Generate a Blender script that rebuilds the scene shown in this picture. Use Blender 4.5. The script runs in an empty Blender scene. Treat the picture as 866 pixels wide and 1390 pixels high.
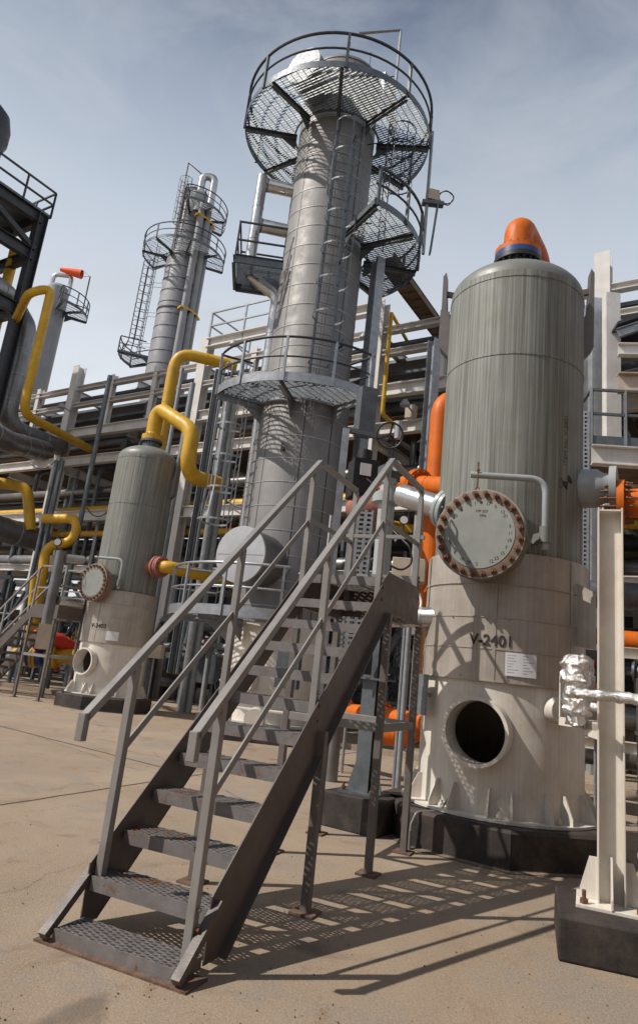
import bpy, bmesh, math, random
from mathutils import Vector, Matrix
R = math.radians
PI = math.pi
rnd = random.Random(7)
scene = bpy.context.scene
COL = scene.collection
EYE = 1.55
# ------------------------------------------------------------------ camera
PITCH = math.atan(258/940.0); ROLL = R(6.4); FPX = 940.0
R0 = Vector((1, 0, 0)); U0 = Vector((0, -math.sin(PITCH), math.cos(PITCH))); FW = Vector((0, math.cos(PITCH), math.sin(PITCH)))
IR = R0*math.cos(ROLL) + U0*math.sin(ROLL)
IU = -R0*math.sin(ROLL) + U0*math.cos(ROLL)
cam_d = bpy.data.cameras.new('camera'); cam = bpy.data.objects.new('camera', cam_d); COL.objects.link(cam)
m = Matrix((IR, IU, -FW)).transposed().to_4x4(); m.translation = Vector((0, 0, EYE)); cam.matrix_world = m
cam_d.sensor_fit = 'VERTICAL'; cam_d.sensor_height = 36.0; cam_d.lens = FPX*36.0/1390.0
cam_d.shift_y = -45.0/1390.0; cam_d.clip_start = 0.1; cam_d.clip_end = 3000
scene.camera = cam
def ray(px, py): return FW + IR*((px-433)/FPX) + IU*((650-py)/FPX)
def at(px, py, Y):
    r = ray(px, py); return Vector((0, 0, EYE)) + r*(Y/r.y)
def onz(px, py, z):
    r = ray(px, py); return Vector((0, 0, EYE)) + r*((z-EYE)/r.z)
# ------------------------------------------------------------------ materials
def ramp(nt, pts, fac):
    n = nt.nodes.new('ShaderNodeValToRGB'); e = n.color_ramp.elements
    while len(e) < len(pts): e.new(0.5)
    for i, (p, c) in enumerate(pts):
        e[i].position = p; e[i].color = c if len(c) == 4 else (*c, 1)
    nt.links.new(fac, n.inputs[0]); return n.outputs[0]
def noise(nt, vec, scale, detail=5, rough=.6, dist=0):
    n = nt.nodes.new('ShaderNodeTexNoise'); n.inputs['Scale'].default_value = scale
    n.inputs['Detail'].default_value = detail; n.inputs['Roughness'].default_value = rough; n.inputs['Distortion'].default_value = dist
    nt.links.new(vec, n.inputs['Vector']); return n.outputs['Fac']
def mapping(nt, vec, sc, rot=(0, 0, 0)):
    n = nt.nodes.new('ShaderNodeMapping'); n.inputs['Scale'].default_value = sc; n.inputs['Rotation'].default_value = rot
    nt.links.new(vec, n.inputs['Vector']); return n.outputs[0]
def mix(nt, f, a, b, mode='MIX'):
    n = nt.nodes.new('ShaderNodeMix'); n.data_type = 'RGBA'; n.blend_type = mode
    for sock, v in ((n.inputs[0], f), (n.inputs[6], a), (n.inputs[7], b)):
        if isinstance(v, (int, float)): sock.default_value = v
        elif isinstance(v, tuple): sock.default_value = v if len(v) == 4 else (*v, 1)
        else: nt.links.new(v, sock)
    return n.outputs[2]
def math_(nt, op, a, b):
    n = nt.nodes.new('ShaderNodeMath'); n.operation = op
    for s, v in ((n.inputs[0], a), (n.inputs[1], b)):
        if isinstance(v, (int, float)): s.default_value = v
        else: nt.links.new(v, s)
    return n.outputs[0]
MATS = {}
def concrete():
    M = bpy.data.materials.new('concrete'); M.use_nodes = True; nt = M.node_tree; B = nt.nodes['Principled BSDF']
    tc = nt.nodes.new('ShaderNodeTexCoord'); oc = tc.outputs['Object']
    c = ramp(nt, [(.3, (.225, .158, .105)), (.5, (.30, .222, .155)), (.72, (.36, .285, .21))], noise(nt, oc, .42, 8, .66, .6))
    f = ramp(nt, [(.50, (0, 0, 0)), (.57, (1, 1, 1))], noise(nt, oc, .75, 9, .75, .2))
    c = mix(nt, math_(nt, 'MULTIPLY', f, .75), c, (.245, .205, .17))
    f = ramp(nt, [(.56, (0, 0, 0)), (.70, (1, 1, 1))], noise(nt, mapping(nt, oc, (1.3, .8, 1)), 1.9, 6, .7, 1.0))
    c = mix(nt, math_(nt, 'MULTIPLY', f, .72), c, (.185, .11, .058))
    f = ramp(nt, [(.40, (0, 0, 0)), (.66, (1, 1, 1))], noise(nt, oc, 60., 3, .6))
    c = mix(nt, math_(nt, 'MULTIPLY', f, .45), c, (.42, .35, .27))
    f = ramp(nt, [(.60, (0, 0, 0)), (.66, (1, 1, 1))], noise(nt, oc, 22., 6, .7))
    c = mix(nt, math_(nt, 'MULTIPLY', f, .3), c, (.14, .10, .075))
    f = ramp(nt, [(.60, (0, 0, 0)), (.72, (1, 1, 1))], noise(nt, oc, .9, 4, .5, 1.5))
    c = mix(nt, math_(nt, 'MULTIPLY', f, .55), c, (.10, .075, .058))
    nt.links.new(c, B.inputs['Base Color']); B.inputs['Roughness'].default_value = .88
    bn = nt.nodes.new('ShaderNodeBump'); bn.inputs['Strength'].default_value = .7; bn.inputs['Distance'].default_value = .012
    nt.links.new(noise(nt, oc, 75, 6, .7), bn.inputs['Height']); nt.links.new(bn.outputs[0], B.inputs['Normal']); MATS['concrete'] = M
def mat(name, col, rough=.6, metal=0., vary=.25, scale=3., streak=0., rust=0., rustcol=(.12, .05, .025), dirt=0., dirtcol=(.10, .075, .055), bump=.0, bscale=60., speck=0., spec=.5):
    M = bpy.data.materials.new(name); M.use_nodes = True; nt = M.node_tree; B = nt.nodes['Principled BSDF']
    tc = nt.nodes.new('ShaderNodeTexCoord'); oc = tc.outputs['Object']
    n1 = noise(nt, oc, scale, 6, .62)
    lo = tuple(c*(1-vary) for c in col); hi = tuple(min(1, c*(1+vary)) for c in col)
    c = ramp(nt, [(.3, lo), (.7, hi)], n1)
    if streak:
        s1 = noise(nt, mapping(nt, oc, (48, 48, .5)), 1.0, 5, .7)
        s2 = noise(nt, mapping(nt, oc, (30, 30, .22)), 1.0, 4, .6)
        f = ramp(nt, [(.40, (0, 0, 0)), (.62, (1, 1, 1))], s1)
        c = mix(nt, math_(nt, 'MULTIPLY', f, streak), c, tuple(x*.42 for x in col), 'MIX')
        f2 = ramp(nt, [(.5, (0, 0, 0)), (.72, (1, 1, 1))], s2)
        c = mix(nt, math_(nt, 'MULTIPLY', f2, streak*.8), c, tuple(min(1, x*1.55) for x in col), 'MIX')
    if streak > .5:
        s3 = noise(nt, mapping(nt, oc, (34, 34, .8)), 1.0, 6, .75); s4 = noise(nt, mapping(nt, oc, (3, 3, 1.2)), 1.0, 4, .6)
        f3 = math_(nt, 'MULTIPLY', ramp(nt, [(.56, (0, 0, 0)), (.66, (1, 1, 1))], s3), ramp(nt, [(.42, (0, 0, 0)), (.62, (1, 1, 1))], s4))
        c = mix(nt, math_(nt, 'MULTIPLY', f3, .85), c, (.085, .06, .035))
    if dirt:
        d = noise(nt, oc, 1.7, 7, .7, .4)
        f = ramp(nt, [(.48, (0, 0, 0)), (.75, (1, 1, 1))], d)
        c = mix(nt, math_(nt, 'MULTIPLY', f, dirt), c, dirtcol)
    if speck:
        d = noise(nt, oc, 140., 2, .5)
        f = ramp(nt, [(.35, (0, 0, 0)), (.65, (1, 1, 1))], d)
        c = mix(nt, math_(nt, 'MULTIPLY', f, speck), c, tuple(x*.5 for x in col))
    rs = None
    if rust:
        d = noise(nt, oc, 9., 8, .72, .3); d2 = noise(nt, oc, 1.3, 3, .5)
        f = math_(nt, 'ADD', math_(nt, 'MULTIPLY', d, .7), math_(nt, 'MULTIPLY', d2, .3))
        th = .72-.28*rust
        f = ramp(nt, [(th, (0, 0, 0)), (min(1, th+.05), (1, 1, 1))], f)
        c = mix(nt, f, c, rustcol); rs = f
    nt.links.new(c, B.inputs['Base Color'])
    rr = ramp(nt, [(.25, (max(.03, rough-.12),)*3), (.75, (min(1, rough+.12),)*3)], noise(nt, oc, scale*2.3, 4, .6))
    nt.links.new(rr, B.inputs['Roughness'])
    if metal and rs is not None:
        nt.links.new(math_(nt, 'MULTIPLY', math_(nt, 'SUBTRACT', 1., rs), metal), B.inputs['Metallic'])
    else: B.inputs['Metallic'].default_value = metal
    B.inputs['Specular IOR Level'].default_value = spec
    if bump:
        bn = nt.nodes.new('ShaderNodeBump'); bn.inputs['Strength'].default_value = bump; bn.inputs['Distance'].default_value = .02
        nt.links.new(noise(nt, oc, bscale, 5, .6), bn.inputs['Height']); nt.links.new(bn.outputs[0], B.inputs['Normal'])
    MATS[name] = M; return M
concrete()
mat('grout', (.20, .155, .115), .9, vary=.3, scale=14, dirt=.5, bump=.5, bscale=60)
mat('joint', (.08, .06, .05), .95, vary=.3, scale=20)
mat('bitumen', (.032, .025, .023), .75, vary=.5, scale=6, dirt=.7, dirtcol=(.12, .092, .07), bump=.22, bscale=18, rust=.22, rustcol=(.10, .078, .062), streak=.3)
mat('stair_paint', (.235, .225, .22), .42, .0, .14, 5, dirt=.35, dirtcol=(.12, .09, .075), bump=.08, bscale=90, rust=.12)  # sunlit tone of the stair's one paint, kept lighter for the rails
mat('shaded_stair_paint', (.10, .080, .073), .45, .0, .15, 5, dirt=.3, dirtcol=(.11, .085, .07), bump=.06, bscale=90, rust=.10)  # same stair paint with the shade of the stringer faces mixed in
mat('leg_paint', (.13, .115, .11), .45, .0, .15, 5, dirt=.35, dirtcol=(.13, .09, .07), rust=.14)
mat('tread_paint', (0.170, 0.157, 0.157), .6, .0, .2, 12, dirt=.5, dirtcol=(.13, .095, .075), bump=.15, bscale=120, rust=.55, rustcol=(.17, .075, .035))
mat('rusty_plate', (.14, .085, .06), .85, 0, .4, 14, bump=.4, rust=.5)
mat('galvanised', (0.288, 0.304, 0.328), .45, .55, .2, 7, dirt=.3, dirtcol=(.22, .2, .19), bump=.05)
mat('galvanised_dark', (0.120, 0.136, 0.152), .5, .5, .25, 6, dirt=.4, dirtcol=(.09, .075, .065))
mat('steel_teal', (.085, .10, .105), .5, .35, .25, 6, dirt=.3, dirtcol=(.07, .055, .045))
mat('dark_steel', (.035, .038, .045), .5, .2, .3, 5)
mat('white_steel', (.64, .62, .60), .55, 0, .10, 2, dirt=.4, dirtcol=(.38, .32, .26), rust=.1, rustcol=(.28, .16, .09), streak=.18)
mat('cream_paint', (.70, .655, .59), .5, 0, .10, 2, dirt=.6, dirtcol=(.44, .35, .26), streak=.2, rust=.16, rustcol=(.30, .18, .10), bump=.03)
mat('vessel_paint', (.225, .235, .212), .55, .0, .12, 1.5, streak=.95, dirt=.35, dirtcol=(.16, .14, .10), rust=.04, rustcol=(.10, .07, .04))
mat('vessel_smooth', (0.180, 0.189, 0.176), .45, .0, .1, 3, dirt=.25, dirtcol=(.16, .14, .11))
mat('aged_sheet', (.43, .385, .34), .45, .25, .14, 2.2, dirt=.45, dirtcol=(.27, .215, .17), streak=.25, bump=.08, bscale=9)
mat('cladding', (.20, .196, .195), .6, .12, .14, 1.2, dirt=.3, dirtcol=(.27, .235, .215), streak=.25)
mat('cladding_band', (.36, .36, .36), .5, .4, .1, 5)
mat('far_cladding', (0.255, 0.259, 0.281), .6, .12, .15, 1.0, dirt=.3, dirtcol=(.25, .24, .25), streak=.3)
mat('bright_sheet', (.40, .41, .44), .6, .15, .12, 3, dirt=.4, dirtcol=(.4, .38, .36))
mat('silver_lagging', (0.493, 0.493, 0.501), .3, .85, .15, 3, dirt=.35, dirtcol=(.3, .27, .25), bump=.06, bscale=14)
mat('dull_lagging', (0.204, 0.200, 0.204), .38, .7, .25, 2, dirt=.4, dirtcol=(.13, .11, .10), bump=.06, bscale=10)
mat('yellow_paint', (.60, .345, .012), .5, 0, .18, 3, dirt=.55, dirtcol=(.36, .22, .05), rust=.12, streak=.25)
mat('orange_paint', (.62, .135, .007), .5, 0, .16, 3, dirt=.4, dirtcol=(.34, .07, .01), rust=.10, streak=.3, spec=.3)
mat('red_paint', (.60, .035, .018), .4, 0, .15, 4, dirt=.2)
mat('blue_paint', (.02, .06, .22), .4, 0, .15, 4)
mat('green_paint', (.35, .6, .03), .4, 0, .15, 4)
mat('rusty_bolt', (.17, .075, .045), .75, .1, .4, 30, bump=.3, rust=.3, rustcol=(.09, .035, .02))
mat('flange_rusty', (.17, .125, .09), .65, .0, .3, 9, rust=.6, rustcol=(.12, .065, .035), dirt=.4, dirtcol=(.20, .14, .10))
mat('primer_flange', (.30, .11, .08), .7, .0, .25, 9, rust=.3)
mat('cover_paint', (0.243, 0.257, 0.239), .5, .0, .12, 5, dirt=.75, dirtcol=(.27, .22, .165), rust=.05, rustcol=(.2, .13, .09))
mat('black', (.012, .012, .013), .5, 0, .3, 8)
mat('ink', (.035, .03, .028), .8, 0, .2, 20)
mat('vessel_ink', (.115, .105, .09), .8, 0, .4, 40)
mat('faded_ink', (.07, .06, .05), .8, 0, .3, 20)
mat('white_paint', (.78, .78, .77), .5, 0, .06, 5, dirt=.15, dirtcol=(.55, .5, .45))
mat('paper', (.72, .72, .76), .5, 0, .05, 5)
mat('beige_box', (.45, .37, .29), .6, 0, .12, 4, dirt=.3)
mat('grey_paint', (.33, .36, .37), .45, 0, .12, 4, dirt=.25)
mat('brown_deck', (.13, .085, .05), .8, 0, .35, 4, dirt=.4, dirtcol=(.22, .14, .07))
mat('galv_spangle', (.46, .48, .50), .4, .55, .16, 5, dirt=.3, dirtcol=(.34, .34, .35), bump=.04)
mat('foil', (.82, .81, .80), .18, 1., .08, 10, bump=1.0, bscale=38)
mat('windsock', (.85, .10, .015), .7, 0, .1, 5)
mat('insulator', (.28, .25, .22), .7, 0, .3, 5)
# ------------------------------------------------------------------ mesh collector
def axes(d):
    d = Vector(d).normalized(); h = Vector((0, 0, 1)) if abs(d.z) < .95 else Vector((0, 1, 0))
    a = d.cross(h).normalized(); return a, a.cross(d).normalized() # a sideways, b "up"
class MB:
    def __init__(s): s.v = []; s.f = []
    def add(s, vs, fs):
        n = len(s.v); s.v += [Vector(v) for v in vs]; s.f += [tuple(i+n for i in f) for f in fs]; return s
    def bar(s, p, q, w, h, up=None):            # box section from p to q: w sideways, h along up
        p = Vector(p); q = Vector(q); d = (q-p).normalized()
        if up is None: a, b = axes(d)
        else:
            a = d.cross(Vector(up)).normalized(); b = a.cross(d).normalized()
        a = a*w/2; b = b*h/2
        vs = [p-a-b, p+a-b, p+a+b, p-a+b, q-a-b, q+a-b, q+a+b, q-a+b]
        return s.add(vs, [(3, 2, 1, 0), (4, 5, 6, 7), (0, 1, 5, 4), (1, 2, 6, 5), (2, 3, 7, 6), (3, 0, 4, 7)])
    def box(s, c, sx, sy, sz, rz=0.):           # centred box turned about z
        c = Vector(c); ca, sa = math.cos(rz), math.sin(rz); X = Vector((ca, sa, 0))*sx/2; Y = Vector((-sa, ca, 0))*sy/2; Z = Vector((0, 0, sz/2))
        vs = [c+i*X+j*Y+k*Z for k in (-1, 1) for i, j in ((-1, -1), (1, -1), (1, 1), (-1, 1))]
        return s.add(vs, [(3, 2, 1, 0), (4, 5, 6, 7), (0, 1, 5, 4), (1, 2, 6, 5), (2, 3, 7, 6), (3, 0, 4, 7)])
    def tube(s, p, q, r, n=12, r2=None, caps=True):
        p = Vector(p); q = Vector(q); a, b = axes(q-p); r2 = r if r2 is None else r2
        vs = [p+(a*math.cos(t)+b*math.sin(t))*r for t in [2*PI*i/n for i in range(n)]]
        vs += [q+(a*math.cos(t)+b*math.sin(t))*r2 for t in [2*PI*i/n for i in range(n)]]
        fs = [(i, (i+1) % n, n+(i+1) % n, n+i) for i in range(n)]
        fs = [f[::-1] for f in fs]
        if caps: fs += [tuple(range(n)), tuple(range(2*n-1, n-1, -1))]
        return s.add(vs, fs)
    def path(s, pts, r, bend=None, n=14, caps=True, closed=False):
        P = [Vector(p) for p in pts]; out = []
        if bend:
            out.append(P[0])
            for i in range(1, len(P)-1):
                a = (P[i-1]-P[i]); b = (P[i+1]-P[i]); la, lb = a.length, b.length; a.normalize(); b.normalize()
                ang = a.angle(b); t = min(bend/max(1e-3, math.tan(ang/2)), la*.48, lb*.48); k = 7
                A = P[i]+a*t; Bp = P[i]+b*t
                for j in range(k+1):
                    u = j/k; out.append(A*(1-u)**2+P[i]*2*u*(1-u)+Bp*u*u)
            out.append(P[-1])
        else: out = P
        m = len(out); vs = []; fs = []; pa = None
        for i, c in enumerate(out):
            if closed: d = out[(i+1) % m]-out[i-1]
            else: d = out[min(i+1, m-1)]-out[max(i-1, 0)]
            d.normalize()
            if pa is None: a, b = axes(d)
            else:
                a = (pa-d*pa.dot(d)).normalized(); b = a.cross(d).normalized()
            pa = a
            vs += [c+(a*math.cos(2*PI*j/n)+b*math.sin(2*PI*j/n))*r for j in range(n)]
        for i in range(m if closed else m-1):
            k = ((i+1) % m)*n
            fs += [(i*n+j, k+j, k+(j+1) % n, i*n+(j+1) % n) for j in range(n)]
        if caps and not closed: fs += [tuple(range(n)), tuple(range(m*n-1, m*n-n-1, -1))]
        return s.add(vs, fs)
    def lathe(s, prof, c=(0, 0, 0), n=48, axis=(0, 0, 1), a0=0., a1=None, ribs=None, close=False):
        # prof: (radius, height) pairs along axis
        c = Vector(c); z = Vector(axis).normalized()
        if abs(z.z) > .99: X, Y = Vector((1, 0, 0)), Vector((0, 1, 0))
        else: X, Y = axes(z); Y = z.cross(X).normalized()
        full = a1 is None; span = 2*PI if full else a1-a0; k = n if full else n+1
        vs = []
        for r, h in prof:
            for i in range(k):
                t = a0+span*i/n; rr = r*(1+(ribs if (ribs and i % 2) else 0)); vs.append(c+z*h+(X*math.cos(t)+Y*math.sin(t))*rr)
        fs = []
        for j in range(len(prof)-1):
            for i in range(k if full else n):
                i2 = (i+1) % k; fs.append((j*k+i, j*k+i2, (j+1)*k+i2, (j+1)*k+i))
        if not full and close:
            fs.append(tuple(j*k for j in range(len(prof)))); fs.append(tuple(j*k+k-1 for j in range(len(prof)-1, -1, -1)))
        return s.add(vs, fs)
    def disc(s, c, r, th, d, n=32): c = Vector(c); d = Vector(d).normalized(); return s.tube(c-d*th/2, c+d*th/2, r, n)
    def ring(s, c, ro, ri, th, d, n=48):
        return s.lathe([(ri, -th/2), (ro, -th/2), (ro, th/2), (ri, th/2), (ri, -th/2)], c, n, d)
    def hexa(s, c, r, h, d):
        c = Vector(c); d = Vector(d).normalized(); return s.tube(c-d*h/2, c+d*h/2, r, 6)
    def prism(s, poly, d):                      # closed outline extruded along d
        n = len(poly); P = [Vector(p) for p in poly]; d = Vector(d)
        return s.add(P+[p+d for p in P], [tuple(range(n-1, -1, -1)), tuple(range(n, 2*n))]+[(i, (i+1) % n, n+(i+1) % n, n+i) for i in range(n)])
    def ibeam(s, p, q, h, w, tf=.015, tw=.01, up=(0, 0, 1)):
        p = Vector(p); q = Vector(q); d = (q-p).normalized(); a = d.cross(Vector(up)).normalized(); b = a.cross(d).normalized()
        o = [(-w/2, -h/2), (w/2, -h/2), (w/2, -h/2+tf), (tw/2, -h/2+tf), (tw/2, h/2-tf), (w/2, h/2-tf), (w/2, h/2), (-w/2, h/2), (-w/2, h/2-tf), (-tw/2, h/2-tf), (-tw/2, -h/2+tf), (-w/2, -h/2+tf)]
        return s.prism([p+a*x+b*y for x, y in o], q-p)
    def channel(s, p, q, h, w, side, t=.01, up=(0, 0, 1)):   # web at p-q line, flanges towards side
        p = Vector(p); q = Vector(q); sd = Vector(side).normalized(); b = Vector(up).normalized()
        o = [(0, -h/2), (w, -h/2), (w, -h/2+t), (t, -h/2+t), (t, h/2-t), (w, h/2-t), (w, h/2), (0, h/2)]
        return s.prism([p+sd*x+b*y for x, y in o], q-p)
    def arcstrip(s, c, r, z0, z1, th, a0, a1, n=48):
        return s.lathe([(r, z0), (r+th, z0), (r+th, z1), (r, z1), (r, z0)], c, n, a0=a0, a1=a1)
    def grid(s, inside, x0, x1, y0, y1, z, ang, pa, pb, ta, tb, h):
        # bearing bars along local x every pa, cross rods along local y every pb, kept where inside(x, y)
        ca, sa = math.cos(ang), math.sin(ang)
        for (lo, hi, l0, l1, pitch, th, hh, dz, sw) in ((y0, y1, x0, x1, pa, ta, h, 0, 0), (x0, x1, y0, y1, pb, tb, h*.4, h*.25, 1)):
            k = lo
            while k <= hi:
                st = None; x = l0; step = .05
                while x <= l1+step:
                    lx, ly = (x, k) if not sw else (k, x)
                    wx, wy = lx*ca-ly*sa, lx*sa+ly*ca
                    ins = inside(wx, wy) and x <= l1
                    if ins and st is None: st = (wx, wy)
                    if ins: en = (wx, wy)
                    if not ins and st is not None:
                        if st != en: s.bar((*st, z+dz), (*en, z+dz), th, hh, (0, 0, 1))
                        st = None
                    x += step
                k += pitch
        return s
    def build(s, name, material, parent=None, smooth=True, bevel=0., loc=None):
        me = bpy.data.meshes.new(name); org = Vector(loc) if loc is not None else worldloc(parent)
        me.from_pydata([v-org for v in s.v], [], s.f); me.validate()
        bm = bmesh.new(); bm.from_mesh(me); bmesh.ops.recalc_face_normals(bm, faces=bm.faces); bm.to_mesh(me); bm.free()
        if smooth: me.shade_smooth(); me.set_sharp_from_angle(angle=R(38))
        me.materials.append(MATS[material]); o = bpy.data.objects.new(name, me); COL.objects.link(o)
        if parent is not None: o.parent = parent
        elif loc is not None: o.location = org
        if bevel:
            b = o.modifiers.new('bevel', 'BEVEL'); b.width = bevel; b.segments = 2; b.limit_method = 'ANGLE'; b.angle_limit = R(50)
        return o
def worldloc(o):
    l = Vector((0, 0, 0))
    while o is not None: l = l+Vector(o.location); o = o.parent
    return l
def tag(o, label=None, cat=None, group=None, kind=None):
    if label: o['label'] = label
    if cat: o['category'] = cat
    if group: o['group'] = group
    if kind: o['kind'] = kind
    return o
def thing(name, label, cat, loc=(0, 0, 0), group=None):
    o = bpy.data.objects.new(name, None); o.empty_display_size = .3; COL.objects.link(o); o.location = loc; return tag(o, label, cat, group)
def sub(o): return o
def dup(root, loc, rz, label, group=None):
    r = root.copy(); COL.objects.link(r); r.location = loc; r.rotation_euler = (0, 0, rz); r['label'] = label
    if group: r['group'] = group
    for ch in root.children:
        c = ch.copy(); COL.objects.link(c); c.parent = r
        for g in ch.children:
            d = g.copy(); COL.objects.link(d); d.parent = c
    return r
def textmesh(txt, size, material, parent, mapf, name='lettering', align='CENTER', extrude=.002, bold=0.):
    cu = bpy.data.curves.new('t', 'FONT'); cu.body = txt; cu.size = size; cu.align_x = align; cu.align_y = 'CENTER'; cu.extrude = extrude; cu.offset = bold
    to = bpy.data.objects.new('t', cu); COL.objects.link(to); dg = bpy.context.evaluated_depsgraph_get(); dg.update()
    me = bpy.data.meshes.new_from_object(to.evaluated_get(dg)); bpy.data.objects.remove(to); bpy.data.curves.remove(cu)
    bm = bmesh.new(); bm.from_mesh(me); bmesh.ops.subdivide_edges(bm, edges=[e for e in bm.edges if e.calc_length() > .05], cuts=1); 
    org = worldloc(parent)
    for v in bm.verts: v.co = mapf(v.co.x, v.co.y, v.co.z)-org
    bm.to_mesh(me); bm.free(); me.name = name; me.materials.clear(); me.materials.append(MATS[material])
    o = bpy.data.objects.new(name, me); COL.objects.link(o); o.parent = parent; return o
GA = Vector((.83, -.557, 0)).normalized(); GB = Vector((.557, .83, 0)).normalized(); UP = Vector((0, 0, 1))
GANG = math.atan2(GA.y, GA.x)
# ------------------------------------------------------------------ sky, sun
SUN_DIR = Vector((.968*.66, .25*.66, -.75)).normalized()      # the way the light travels
el = math.asin(-SUN_DIR.z); az = math.atan2(-SUN_DIR.x, -SUN_DIR.y)
W = bpy.data.worlds.new('World'); scene.world = W; W.use_nodes = True; nt = W.node_tree
for n in list(nt.nodes): nt.nodes.remove(n)
out = nt.nodes.new('ShaderNodeOutputWorld'); sky = nt.nodes.new('ShaderNodeTexSky'); sky.sky_type = 'NISHITA'; sky.sun_disc = False
sky.sun_elevation = el; sky.sun_rotation = az; sky.dust_density = 2.5; sky.air_density = 1.0; sky.ozone_density = 1.2
b1 = nt.nodes.new('ShaderNodeBackground'); nt.links.new(sky.outputs[0], b1.inputs[0]); b1.inputs[1].default_value = .07
tc = nt.nodes.new('ShaderNodeTexCoord'); sx = nt.nodes.new('ShaderNodeSeparateXYZ'); nt.links.new(tc.outputs['Generated'], sx.inputs[0])
g = ramp(nt, [(.0, (.95, .98, 1.0)), (.31, (.88, .92, .97)), (.56, (.60, .67, .77)), (.69, (.37, .435, .54)), (.77, (.165, .21, .30)), (.88, (.10, .13, .19))], sx.outputs[2])
cl = noise(nt, mapping(nt, tc.outputs['Generated'], (2.2, 2.2, 5.0), (0, .3, .4)), 1.6, 6, .58, .5)
cf = ramp(nt, [(.42, (0, 0, 0)), (.72, (1, 1, 1))], cl)
cc = mix(nt, math_(nt, 'MULTIPLY', cf, .6), g, (.64, .67, .71))
b2 = nt.nodes.new('ShaderNodeBackground'); nt.links.new(cc, b2.inputs[0]); b2.inputs[1].default_value = 1.18
ms = nt.nodes.new('ShaderNodeMixShader'); ms.inputs[0].default_value = .85
nt.links.new(b1.outputs[0], ms.inputs[1]); nt.links.new(b2.outputs[0], ms.inputs[2]); nt.links.new(ms.outputs[0], out.inputs[0])
sl = bpy.data.lights.new('sun', 'SUN'); sl.energy = 5.0; sl.angle = R(.6); sl.color = (1, .93, .84)
so = bpy.data.objects.new('sun', sl); COL.objects.link(so); so.rotation_mode = 'QUATERNION'; so.rotation_quaternion = SUN_DIR.to_track_quat('-Z', 'Y'); so.location = (-20, -5, 40)
vs_ = scene.view_settings; vs_.view_transform = 'Standard'; vs_.look = 'None'; vs_.exposure = -0.2; vs_.gamma = 1
# ------------------------------------------------------------------ ground
gm = MB(); S = 600; gm.add([(-S, -S, 0), (S, -S, 0), (S, S, 0), (-S, S, 0)], [(0, 1, 2, 3)])
tag(gm.build('ground', 'concrete', None, loc=(0, 0, 0)), kind='structure')
jm = MB()
jd1 = Vector((.84, 1.72, 0)).normalized(); jd2 = Vector((-jd1.y, jd1.x, 0))      # slab joints
p0 = Vector((-2.59, 7.14, .004))
def wob(a, b, w):
    a = Vector(a); b = Vector(b); n = int((b-a).length/.35)+1; s = (b-a).cross(UP).normalized(); pr = a; 
    for i in range(1, n+1):
        q = a+(b-a)*i/n+s*rnd.uniform(-.012, .012); jm.add([pr-s*w/2, pr+s*w/2, q+s*w/2, q-s*w/2], [(0, 1, 2, 3)]); pr = q
wob(onz(-60, 1102, .004), onz(205, 1061, .004), .02)
wob(onz(-60, 970, .004), onz(230, 1044, .004), .03)
wob(onz(205, 1061, .004), onz(560, 1010, .004), .02)
tag(jm.build('ground_joint', 'joint', None, loc=(0, 0, 0), smooth=False), kind='structure')
# kerb at the far edge of the apron, in front of the rack
km = MB()
for (a, b) in (((-16, 25.2), (-3.2, 20.6)), ((1.2, 15.8), (12, 9.4))): km.bar((*a, .06), (*b, .06), .16, .12, (0, 0, 1))
tag(km.build('kerb', 'concrete', None, loc=(0, 0, 0), smooth=False), kind='structure')
# ------------------------------------------------------------------ access stair
def crack(p, q, w, seed):
    rc = random.Random(seed); a = Vector(p); b = Vector(q); n = 26; pr = a; s_ = (b-a).normalized().cross(UP); off = 0; cm_ = MB()
    for i in range(1, n+1):
        off += rc.uniform(-.03, .03); t = a+(b-a)*i/n+s_*off; ww = w*rc.uniform(.4, 1.2); cm_.add([pr-s_*ww/2, pr+s_*ww/2, t+s_*ww/2, t-s_*ww/2], [(0, 1, 2, 3)]); pr = t
    tag(cm_.build('ground_crack', 'joint', None, loc=(0, 0, 0), smooth=False), kind='structure')
crack(onz(330, 1085, .004), onz(205, 1020, .004), .008, 1); crack(onz(120, 1170, .004), onz(-20, 1230, .004), .003, 2); crack(onz(190, 1046, .004), onz(60, 1000, .004), .008, 9)
gr = MB(); rg = random.Random(11)
for i in range(300):
    px_, py_ = rg.uniform(-40, 900), rg.uniform(985, 1390); p = onz(px_, py_, 0); q_ = rg.uniform(.002, .006); gr.tube(p, p+UP*q_*1.2, q_, 5, r2=q_*.6)
tag(gr.build('grit', 'brown_deck', None, loc=(0, 0, 0), smooth=False), 'loose grit and small stones scattered on the concrete', 'grit', kind='stuff')
SO = Vector((.72, 6.27, 0)); SB = R(25.6)
def honey(mb, o, X, Y, w, d, z, cell=.034, th=.006, h=.022):
    # expanded-metal walking surface: zigzag strands running along X
    nrow = int(d/(cell*.5)); ncol = int(w/(cell*1.15)); cx = w/ncol
    for r in range(nrow+1):
        for c in range(ncol):
            y0 = r*d/nrow; k = (c+r) % 2; a = cell*.22
            pa = o+X*(c*cx)+Y*(y0+(a if k else -a)); pb = o+X*((c+1)*cx)+Y*(y0+(-a if k else a))
            zz = z+rnd.uniform(-.0015, .0015)
            mb.bar(pa+UP*zz, pb+UP*zz, th, h, UP)
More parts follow.
